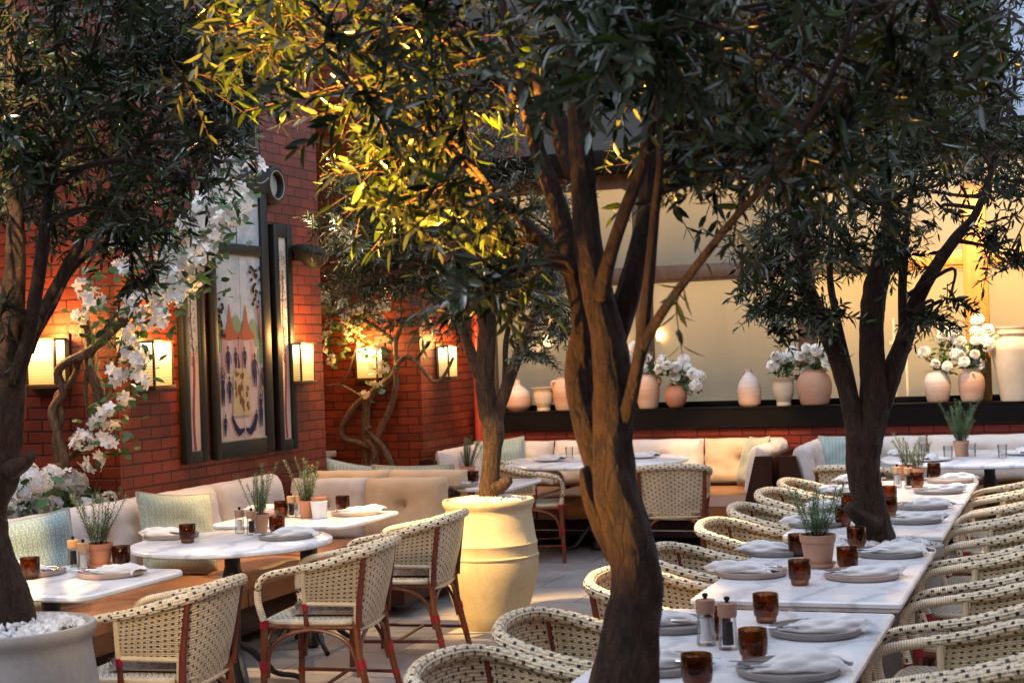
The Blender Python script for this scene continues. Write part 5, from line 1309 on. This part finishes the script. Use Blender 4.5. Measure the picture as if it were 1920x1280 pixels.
# tree in the row planter
YR = 7.03
limbs = [
 [(1648, 1035, YR, 74), (1640, 990, YR, 62), (1626, 930, YR, 60), (1618, 870, YR, 64), (1624, 825, YR, 66), (1638, 780, YR, 54), (1640, 730, YR, 56), (1634, 670, YR, 48), (1634, 600, YR, 44), (1642, 540, YR, 42), (1656, 480, YR, 38), (1668, 420, YR, 32), (1664, 330, YR, 24), (1650, 220, YR, 16)],
 [(1612, 850, YR-.02, 50), (1602, 790, YR-.04, 38), (1588, 730, YR-.06, 34), (1566, 660, YR-.08, 32), (1540, 600, YR-.1, 30), (1516, 540, YR-.12, 24), (1500, 470, YR-.14, 20), (1480, 380, YR-.15, 14)],
 [(1606, 770, YR, 18), (1590, 690, YR+.04, 17), (1572, 610, YR+.08, 15), (1556, 520, YR+.1, 12), (1560, 420, YR+.1, 9)],
 [(1648, 760, YR+.02, 46), (1676, 690, YR+.04, 36), (1698, 630, YR+.06, 32), (1716, 570, YR+.08, 30), (1748, 510, YR+.1, 26), (1790, 450, YR+.14, 22), (1830, 400, YR+.18, 16), (1860, 320, YR+.2, 11)],
 [(1694, 640, YR, 18), (1692, 560, YR-.03, 17), (1695, 480, YR-.05, 16), (1704, 400, YR-.05, 12), (1720, 300, YR-.05, 9)],
 [(1536, 590, YR-.1, 14), (1500, 545, YR-.16, 11), (1450, 500, YR-.22, 8)],
 [(1790, 450, YR+.14, 10), (1850, 462, YR+.1, 6), (1890, 480, YR+.06, 4)],
 [(1640, 985, YR-.05, 44), (1610, 968, YR-.12, 30), (1590, 950, YR-.18, 22)],
]
cl = scatter([(1400, 1600, 180, 430, 6.3, 7.8, 24, 68, 54, 12), (1560, 1800, 140, 420, 6.3, 7.8, 28, 68, 54, 12), (1760, 1930, 150, 400, 6.3, 7.8, 18, 66, 50, 11), (1380, 1600, 440, 540, 6.6, 7.2, 11, 50, 32, 10), (1580, 1740, 410, 500, 6.6, 7.2, 7, 42, 30, 8), (1440, 1560, 540, 620, 6.7, 7.0, 6, 42, 26, 8), (1400, 1460, 540, 590, 6.8, 7.0, 2, 38, 18, 6),
              (1740, 1830, 555, 600, 6.9, 7.1, 3, 40, 16, 6), (1850, 1910, 440, 500, 6.9, 7.1, 4, 36, 24, 7), (1700, 1760, 590, 620, 6.9, 7.0, 2, 30, 14, 5), (1830, 1930, -40, 160, 6.6, 7.6, 6, 60, 50, 6), (1400, 1850, -60, 140, 6.4, 7.8, 16, 90, 70, 10)], 9)
olive('olive tree growing from the planter in the table row at the right', (-.9, YR, .72), limbs, cl, .060, 'bark', 'leaf', 55, .235, .18, 8, .15, (), 32, SPR)

# ------------------------------------------------------------------ blossoms
def floret(mb, c, ax, r, rr, petals=5):
    ax = ax.normalized(); s1 = ax.orthogonal().normalized(); s2 = ax.cross(s1); a0 = rr.uniform(0, 6)
    for k in range(petals):
        a = a0+2*PI*k/petals; d = s1*math.cos(a)+s2*math.sin(a); sd_ = ax.cross(d)
        q = rr.uniform(.15, .5)
        p0 = c; p1 = c+d*r*.55+sd_*r*.36+ax*r*q*.6; p2 = c+d*r*.55-sd_*r*.36+ax*r*q*.6; pm_ = c+d*r*.6+ax*r*q*.45
        p3 = c+d*r*1.0+sd_*r*.2+ax*r*q*.7; p4 = c+d*r*1.0-sd_*r*.2+ax*r*q*.7; p5 = c+d*r*1.12+ax*r*q*.5
        n = mb.add([p0, p2, pm_, p1, p4, p5, p3])
        mb.face([n, n+1, n+2]); mb.face([n, n+2, n+3]); mb.face([n+1, n+4, n+5, n+2]); mb.face([n+2, n+5, n+6, n+3])
def blossom_mesh(seed, R0=.07, nf=9, fr=.036, ball=False, mat='petal', petals=5):
    rr = random.Random(seed); mb = MB()
    for k in range(nf):
        d = Vector((rr.gauss(0, 1), rr.gauss(0, 1), rr.gauss(0, 1) if ball else rr.gauss(0, .8))).normalized()
        c = d*R0*(1 if ball else rr.uniform(.35, 1))
        floret(mb, c, (d+Vector((rr.gauss(0, .3), rr.gauss(0, .3), rr.gauss(0, .3)))*(.4 if ball else 1)), fr*rr.uniform(.8, 1.15), rr, petals)
    me = mb.build('tmp', mat, None, False); data = me.data; bpy.data.objects.remove(me); return data
BL = {m_: [blossom_mesh(k, .058, 8, .032, False, m_) for k in range(4)] for m_ in ('petal', 'petal_warm')}
HY = [blossom_mesh(20+k, .05, 42, .021, True, 'petal', 4) for k in range(3)]
RO = []
for k in range(3):     # many-petalled round flower heads
    rr = random.Random(60+k); mb = MB()
    for ring_, (n, tilt, r) in enumerate(((4, 1.25, .02), (6, .95, .03), (8, .6, .038), (9, .25, .043), (9, -.15, .042))):
        for q in range(n):
            a = 2*PI*q/n+ring_*.5+rr.uniform(-.15, .15); out = Vector((math.cos(a), math.sin(a), 0)); d = out*math.cos(tilt)+Vector((0, 0, math.sin(tilt)))
            sd_ = Vector((-math.sin(a), math.cos(a), 0)); nn_ = d.cross(sd_); c = Vector((0, 0, -.01+.006*(5-ring_)))
            w_ = r*.62; L_ = r*rr.uniform(.9, 1.1)
            def e(t_, s_, b): return c+d*L_*t_+sd_*w_*s_+nn_*(-.006*b*(1-s_*s_))
            n0 = mb.add([e(.1, -.3, 0), e(.1, .3, 0), e(.6, -1, 1), e(.65, 0, 1), e(.6, 1, 1), e(1, -.6, 1.5), e(1.08, 0, 1.5), e(1, .6, 1.5)])
            mb.face([n0, n0+1, n0+3]); mb.face([n0, n0+3, n0+2]); mb.face([n0+1, n0+4, n0+3]); mb.face([n0+2, n0+3, n0+6, n0+5]); mb.face([n0+3, n0+4, n0+7, n0+6])
    t_ = mb.build('tmp', 'petal', None, False); RO.append(t_.data); bpy.data.objects.remove(t_)
def child_mesh(name, data, par, p, off, rr, s_=1.0):
    o = bpy.data.objects.new(name, data); C.objects.link(o); o.parent = par; o.location = Vector(p)-Vector(off)
    o.rotation_euler = (rr.uniform(-.5, .5), rr.uniform(-.5, .5), rr.uniform(0, 6)); o.scale = (s_,)*3; return o
def broad(lv, p, rr, l=.06, w_=.6, up=.3):
    d = Vector((rr.gauss(0, 1), rr.gauss(0, 1), rr.gauss(0, .6))).normalized()
    lv.add(p, d, Vector((rr.gauss(0, .5), rr.gauss(0, .5)-.3, 1)), l*rr.uniform(.7, 1.3), l*w_*rr.uniform(.8, 1.2))

def vine(label, base, stems, flowers, mat, leafboxes, seed, hosts=None, extra=()):
    rr = random.Random(seed); o = thing('flowering_vine', label, 'vine', base); st = MB()
    for s_ in stems: limb(st, px_limb(s_), .12, seed, 8, 6)
    for s_ in extra: st.tube(spline(s_, 6), .0025, 5)
    lv = Leaves(); n = 0
    for (x, y, Y, s_) in flowers:
        p = PY(x, y, Y); child_mesh('blossom', BL[mat][n % 4], o, p, base, rr, s_); n += 1
        for k in range(5): broad(lv, p+Vector((rr.gauss(0, .06), rr.uniform(.0, .07), rr.gauss(0, .06))), rr, .06)
    for (x0, x1, y0, y1, Y0, Y1, cnt) in leafboxes:
        for k in range(cnt): broad(lv, PY(rr.uniform(x0, x1), rr.uniform(y0, y1), rr.uniform(Y0, Y1)), rr, .065)
    q = st.build('stem', 'vine', o, False); q.location = -Vector(base)
    q = lv.build('foliage', 'leaf_broad', o); q.location = -Vector(base); return o
rr = random.Random(3)
fl = []
for x, y in ((160, 545), (172, 562), (148, 592), (262, 540), (246, 555), (238, 585), (255, 585), (275, 603), (300, 575), (305, 600), (325, 560), (330, 545), (246, 628), (240, 655), (262, 670), (238, 688), (214, 706), (258, 705), (234, 748), (200, 765), (206, 790), (188, 785), (160, 825), (202, 822), (180, 810), (150, 828), (174, 865)):
    fl.append((x, y, 7.38+rr.uniform(-.12, .12), rr.uniform(.95, 1.2)))
for k in range(62):
    t_ = rr.random(); x = 440-150*t_+rr.gauss(0, 20); y = 330+235*t_+rr.gauss(0, 22)
    fl.append((x, y, 7.75+rr.uniform(-.25, .2), rr.uniform(.9, 1.25)))
for k in range(12): fl.append((rr.uniform(180, 340), rr.uniform(420, 530), 7.5+rr.uniform(-.2, .2), rr.uniform(.8, 1.0)))
for k in range(5): fl.append((rr.uniform(395, 445), rr.uniform(270, 330), 8.0, .9))
vs = [
 [(60, 1000, 7.42, 22), (100, 890, 7.42, 20), (122, 870, 7.40, 18), (110, 820, 7.40, 17), (98, 770, 7.42, 17), (118, 735, 7.45, 17), (108, 700, 7.42, 16), (124, 680, 7.40, 16), (160, 662, 7.42, 17), (190, 640, 7.45, 17), (230, 600, 7.5, 15), (290, 520, 7.6, 13), (350, 430, 7.75, 11), (430, 330, 7.9, 8)],
 [(118, 900, 7.48, 16), (104, 830, 7.46, 14), (116, 780, 7.46, 13), (106, 745, 7.46, 13), (130, 720, 7.46, 12), (146, 690, 7.46, 13), (152, 665, 7.46, 12), (140, 690, 7.42, 8)],
 [(90, 880, 7.5, 12), (140, 850, 7.52, 14), (172, 800, 7.52, 22), (186, 740, 7.50, 22), (172, 690, 7.48, 22), (168, 640, 7.48, 20), (160, 590, 7.5, 16), (170, 520, 7.52, 12)],
 [(172, 800, 7.5, 10), (162, 740, 7.48, 10), (165, 690, 7.46, 9), (190, 630, 7.46, 9), (220, 585, 7.5, 8)],
 [(180, 810, 7.54, 8), (200, 740, 7.5, 8), (225, 660, 7.5, 8), (240, 600, 7.52, 8), (262, 540, 7.55, 8)],
]
vine('white flowering vine with twisted stems climbing past the mural', (-5.75, 7.4, .5), vs, fl, 'petal', ((150, 340, 440, 640, 7.3, 7.6, 130), (280, 440, 320, 560, 7.6, 7.95, 220), (170, 260, 560, 860, 7.32, 7.5, 90)), 5, extra=())
YV = 11.95
vs = [
 [(690, 900, YV, 22), (687, 860, YV, 20), (686, 790, YV, 18), (690, 750, YV, 17), (712, 725, YV, 15), (736, 705, YV, 13), (744, 680, YV, 11), (742, 640, YV, 10), (760, 600, YV, 8)],
 [(705, 905, YV-.03, 18), (704, 850, YV-.03, 15), (708, 815, YV-.03, 13), (730, 770, YV-.03, 12), (743, 720, YV-.03, 12), (742, 690, YV-.03, 11), (764, 668, YV-.03, 9), (790, 690, YV-.06, 8), (812, 715, YV-.1, 8), (832, 705, YV-.1, 7), (850, 670, YV-.1, 6)],
 [(700, 840, YV-.05, 12), (672, 830, YV-.05, 13), (646, 822, YV-.04, 13), (642, 800, YV-.03, 12), (662, 765, YV-.02, 12), (690, 740, YV-.02, 12), (716, 722, YV, 10)],
 [(732, 905, YV-.02, 16), (735, 880, YV-.03, 14), (724, 848, YV-.04, 13), (706, 825, YV-.05, 12), (694, 812, YV-.05, 9), (688, 806, YV-.06, 8), (696, 800, YV-.06, 8)],
 [(710, 905, YV-.06, 12), (696, 880, YV-.07, 11), (702, 850, YV-.07, 11), (690, 825, YV-.07, 9)],
 [(740, 640, YV, 9), (700, 610, YV, 8), (650, 590, YV, 7), (610, 585, YV, 6)],
 [(640, 720, YV, 5), (655, 690, YV, 5), (665, 660, YV, 4), (672, 640, YV, 4)], [(612, 724, YV, 5), (640, 722, YV, 5), (680, 745, YV, 4)],
]
fl = []
for k in range(30):
    t_ = rr.random(); fl.append((640+85*t_+rr.gauss(0, 10), 590+22*math.sin(t_*6)+rr.gauss(0, 14), YV-.05+rr.uniform(-.15, .1), rr.uniform(.5, .75)))
for k in range(22): fl.append((612+rr.gauss(0, 7), rr.uniform(540, 690), YV-.1+rr.uniform(-.1, .1), rr.uniform(.55, .75)))
for x, y, s_ in ((646, 615, .8), (650, 625, .6), (684, 738, .75), (706, 718, .85), (712, 690, .9), (724, 695, .8), (708, 650, .7), (700, 718, .6)): fl.append((x, y, YV-.12, s_))
vine('bare twisted vine with cream blossoms on the alcove brick wall', (-5.75, YV, .4), vs, fl, 'petal_warm', ((610, 730, 560, 680, YV-.1, YV+.05, 110),), 6)
# flower bed behind the long banquette
rr = random.Random(8)
fb = thing('hydrangea_bed', 'bed of white hydrangeas behind the long banquette', 'flowers', (-5.7, 6.8, .3))
MB().rbox(-6.4, -5.30, 5.2, 7.6, 0, .62, .02).build('planter_box', 'darkwood', fb).location = (5.7, -6.8, -.3)
lv = Leaves()
HP = [(48, 888), (60, 902), (80, 905), (95, 895), (40, 925), (60, 945), (78, 945), (22, 940), (12, 965), (20, 975), (34, 960), (128, 898), (146, 905), (138, 915), (150, 935), (165, 925), (176, 945), (162, 950), (188, 905), (200, 910), (214, 925), (205, 938), (222, 930), (145, 955), (100, 950), (8, 930)]
for k, (x, y) in enumerate(HP):
    p = PX(x, y, -5.42+rr.uniform(-.18, .08)); child_mesh('flower_head', HY[k % 3], fb, p, (-5.7, 6.8, .3), rr, rr.uniform(.9, 1.3))
    for q in range(9): broad(lv, p+Vector((rr.gauss(-.03, .07), rr.gauss(0, .07), rr.gauss(-.05, .05))), rr, .085, .62)
for q in range(260): broad(lv, Vector((rr.uniform(-5.9, -5.35), rr.uniform(5.5, 7.6), rr.uniform(.6, .88))), rr, .09, .62)
q = lv.build('foliage', 'leaf_broad', fb); q.location = (5.7, -6.8, -.3)

# ------------------------------------------------------------------ vases on the shelf
SZ = 1.112
def vase(px, base_y, rpx, hpx, prof, mat, label, Y=13.5, handles=None):
    p = PY(px, base_y, Y); s_ = depth(p)/FPX; r, h = rpx*s_, hpx*s_
    o = thing('vase', label, 'vase', (p.x, Y, SZ+.001))
    pr = spline([(a*r, b*h, 0) for a, b in prof], 5)
    pr = [(max(q.x, 0), q.y) for q in pr]
    inner = [(max(pr[-1][0]-.012, .004), pr[-1][1]), (max(pr[-1][0]-.014, .003), pr[-1][1]-h*.1), (0, pr[-1][1]-h*.12)]
    MB().lathe([(0, 0)]+[(max(a, .002), b) for a, b in pr]+inner, 40, (0, 0, 0), .012, px*.1).build('body', mat, o)
    if handles:
        for sg in (1, -1):
            hp = [(sg*handles[0]*r, 0, handles[1]*h), (sg*(handles[0]*r+.05), 0, handles[1]*h-.01), (sg*(handles[0]*r+.055), 0, handles[2]*h+.03), (sg*handles[3]*r*.97, 0, handles[2]*h)]
            q = MB().tube(spline(hp, 5), .012, 8).build('handle', mat, o); q.rotation_euler = (0, 0, R_(25))
    return o
JUG = [(.62, 0), (.95, .16), (1.0, .36), (.86, .58), (.5, .74), (.24, .83), (.24, .96), (.32, 1.0)]
BOT = [(.75, 0), (.92, .08), (1.0, .32), (.98, .5), (.74, .7), (.36, .86), (.26, .92), (.3, 1.0)]
URN = [(.62, 0), (.66, .07), (.62, .14), (.86, .35), (.95, .62), (.9, .82), (1.02, .92), (1.14, .97), (1.16, 1.0)]
GLB = [(.5, 0), (.75, .12), (1.0, .45), (.95, .7), (.72, .9), (.76, 1.0)]
OVO = [(.72, 0), (.82, .06), (1.0, .4), (1.0, .65), (.84, .84), (.64, .93), (.7, 1.0)]
BIG = [(.66, 0), (.68, .03), (.78, .25), (1.0, .62), (1.02, .72), (.9, .8), (.68, .85), (.66, .93), (.8, .965), (.84, 1.0)]
def mat_bands(name, cols):
    t = NT(name); tc = t.node('ShaderNodeTexCoord'); sp = t.node('ShaderNodeSeparateXYZ'); t.link(tc.outputs['Generated'], sp.inputs[0])
    n = t.noise(tc.outputs['Object'], 9, 5); f = t.math('MULTIPLY_ADD', t.math('SUBTRACT', n, .5), .3, sp.outputs[2])
    col = t.ramp(f, cols); st = t.noise(t.coord('Object', (.6, .6, 9)), 9, 4)
    t.base(t.mix(1, col, t.ramp(st, [(.3, (.82, .8, .78)), (.7, (1.1, 1.08, 1.05))]), 'MULTIPLY')); t.set(Roughness=.7)
    t.bump(t.math('ADD', st, t.noise(tc.outputs['Object'], 60, 4)), .3, .005); M[name] = t.m
mat_bands('clay_bands', [(.1, (.50, .30, .20)), (.42, (.56, .34, .24)), (.55, (.66, .56, .48)), (1, (.62, .55, .48))])
mat_bands('clay_pink', [(.05, (.55, .34, .21)), (.5, (.64, .46, .34)), (.8, (.66, .58, .50)), (1, (.55, .42, .34))])
mat_bands('clay_blush', [(.05, (.56, .40, .27)), (.35, (.48, .27, .17)), (.7, (.55, .34, .23)), (1, (.62, .48, .38))])
vase(972, 772, 26, 60, JUG, 'clay_bands', 'squat pale banded jug at the left end of the shelf')
vase(1020, 771, 20, 44, URN, 'cream_clay', 'small cream urn with flared rim beside the banded jug')
vase(1062, 770, 24, 62, OVO, 'clay_blush', 'two handled blush jar half hidden by the leaning trunk', handles=(.6, .9, .62, .95))
vase(1216, 767, 22, 64, OVO, 'clay_blush', 'terracotta jar of white flowers right behind the leaning trunk', handles=(.6, .93, .66, .97))
vase(1268, 765, 21, 42, GLB, 'terracotta', 'small round terracotta pot of white flowers right of the leaning trunk')
vase(1406, 762, 22, 70, BOT, 'clay_pink', 'pale pink bottle vase standing alone in the middle of the shelf')
vase(1470, 761, 21, 53, URN, 'cream_clay', 'cream urn holding white flowers beside the large terracotta jar')
vase(1528, 760, 32, 66, OVO, 'terra_pale', 'large terracotta jar of white flowers left of the dark trunk')
vase(1759, 755, 24, 60, OVO, 'clay_pink', 'pale jar of white flowers at the right, left one of two')
vase(1823, 755, 24, 62, OVO, 'clay_blush', 'brown jar of white flowers next to the tall cream amphora')
vase(1906, 752, 42, 140, BIG, 'cream_clay', 'tall cream amphora with handles at the right end of the shelf', 13.5, (.68, .87, .7, .98))
def bouquet(label, heads, vase_px, vase_y, seed, Y=13.5):
    rr = random.Random(seed); b0 = PY(vase_px, vase_y, Y); o = thing('bouquet', label, 'flowers', b0); lv = Leaves(); st = MB()
    for k, (x, y) in enumerate(heads):
        p = PY(x, y, Y-.05+rr.uniform(-.10, .08)); h_ = child_mesh('flower_head', (RO+HY)[k % 5], o, p, b0, rr, rr.uniform(.95, 1.28))
        h_.rotation_euler = (R_(60)+rr.uniform(-.6, .4), 0, rr.uniform(-.8, .8))
        pts = spline([b0+Vector((rr.gauss(0, .01), rr.gauss(0, .01), -.09)), b0.lerp(p, .5)+Vector((0, .02, .02)), p-Vector((0, -.01, .02))], 5); st.tube(pts, .003, 5, False)
        for q in range(30): broad(lv, pts[rr.randrange(3, len(pts))]+Vector((rr.gauss(0, .035), rr.uniform(.0, .07), rr.gauss(-.01, .03))), rr, .055, .5)
    q = st.build('stems', 'leaf_broad', o, False); q.location = -b0
    q = lv.build('foliage', 'leaf_broad', o); q.location = -b0; return o
bouquet('white flowers in the jar right behind the leaning trunk', [(1190, 650), (1178, 672), (1182, 685), (1176, 700), (1240, 678), (1236, 692), (1250, 685), (1212, 672), (1202, 690)], 1216, 704, 1)
bouquet('white flowers in the small round terracotta pot', [(1282, 675), (1290, 690), (1266, 705), (1312, 705), (1304, 722), (1268, 688), (1298, 700)], 1268, 724, 2)
bouquet('white flowers in the cream urn', [(1455, 668), (1448, 685), (1484, 660), (1490, 672), (1466, 672), (1500, 668)], 1470, 709, 3)
bouquet('white flowers in the large terracotta jar left of the dark trunk', [(1512, 652), (1530, 656), (1512, 697), (1545, 662), (1522, 672), (1552, 680)], 1528, 695, 4)
bouquet('white flowers in the pale right jar', [(1733, 660), (1754, 682), (1776, 686), (1772, 622), (1785, 632), (1800, 640), (1766, 630), (1790, 620)], 1759, 696, 5)
bouquet('white flowers in the brown jar beside the amphora', [(1833, 600), (1852, 620), (1828, 638), (1852, 645), (1795, 664), (1808, 678), (1828, 664), (1834, 683), (1830, 622), (1812, 655), (1845, 632)], 1823, 694, 6)
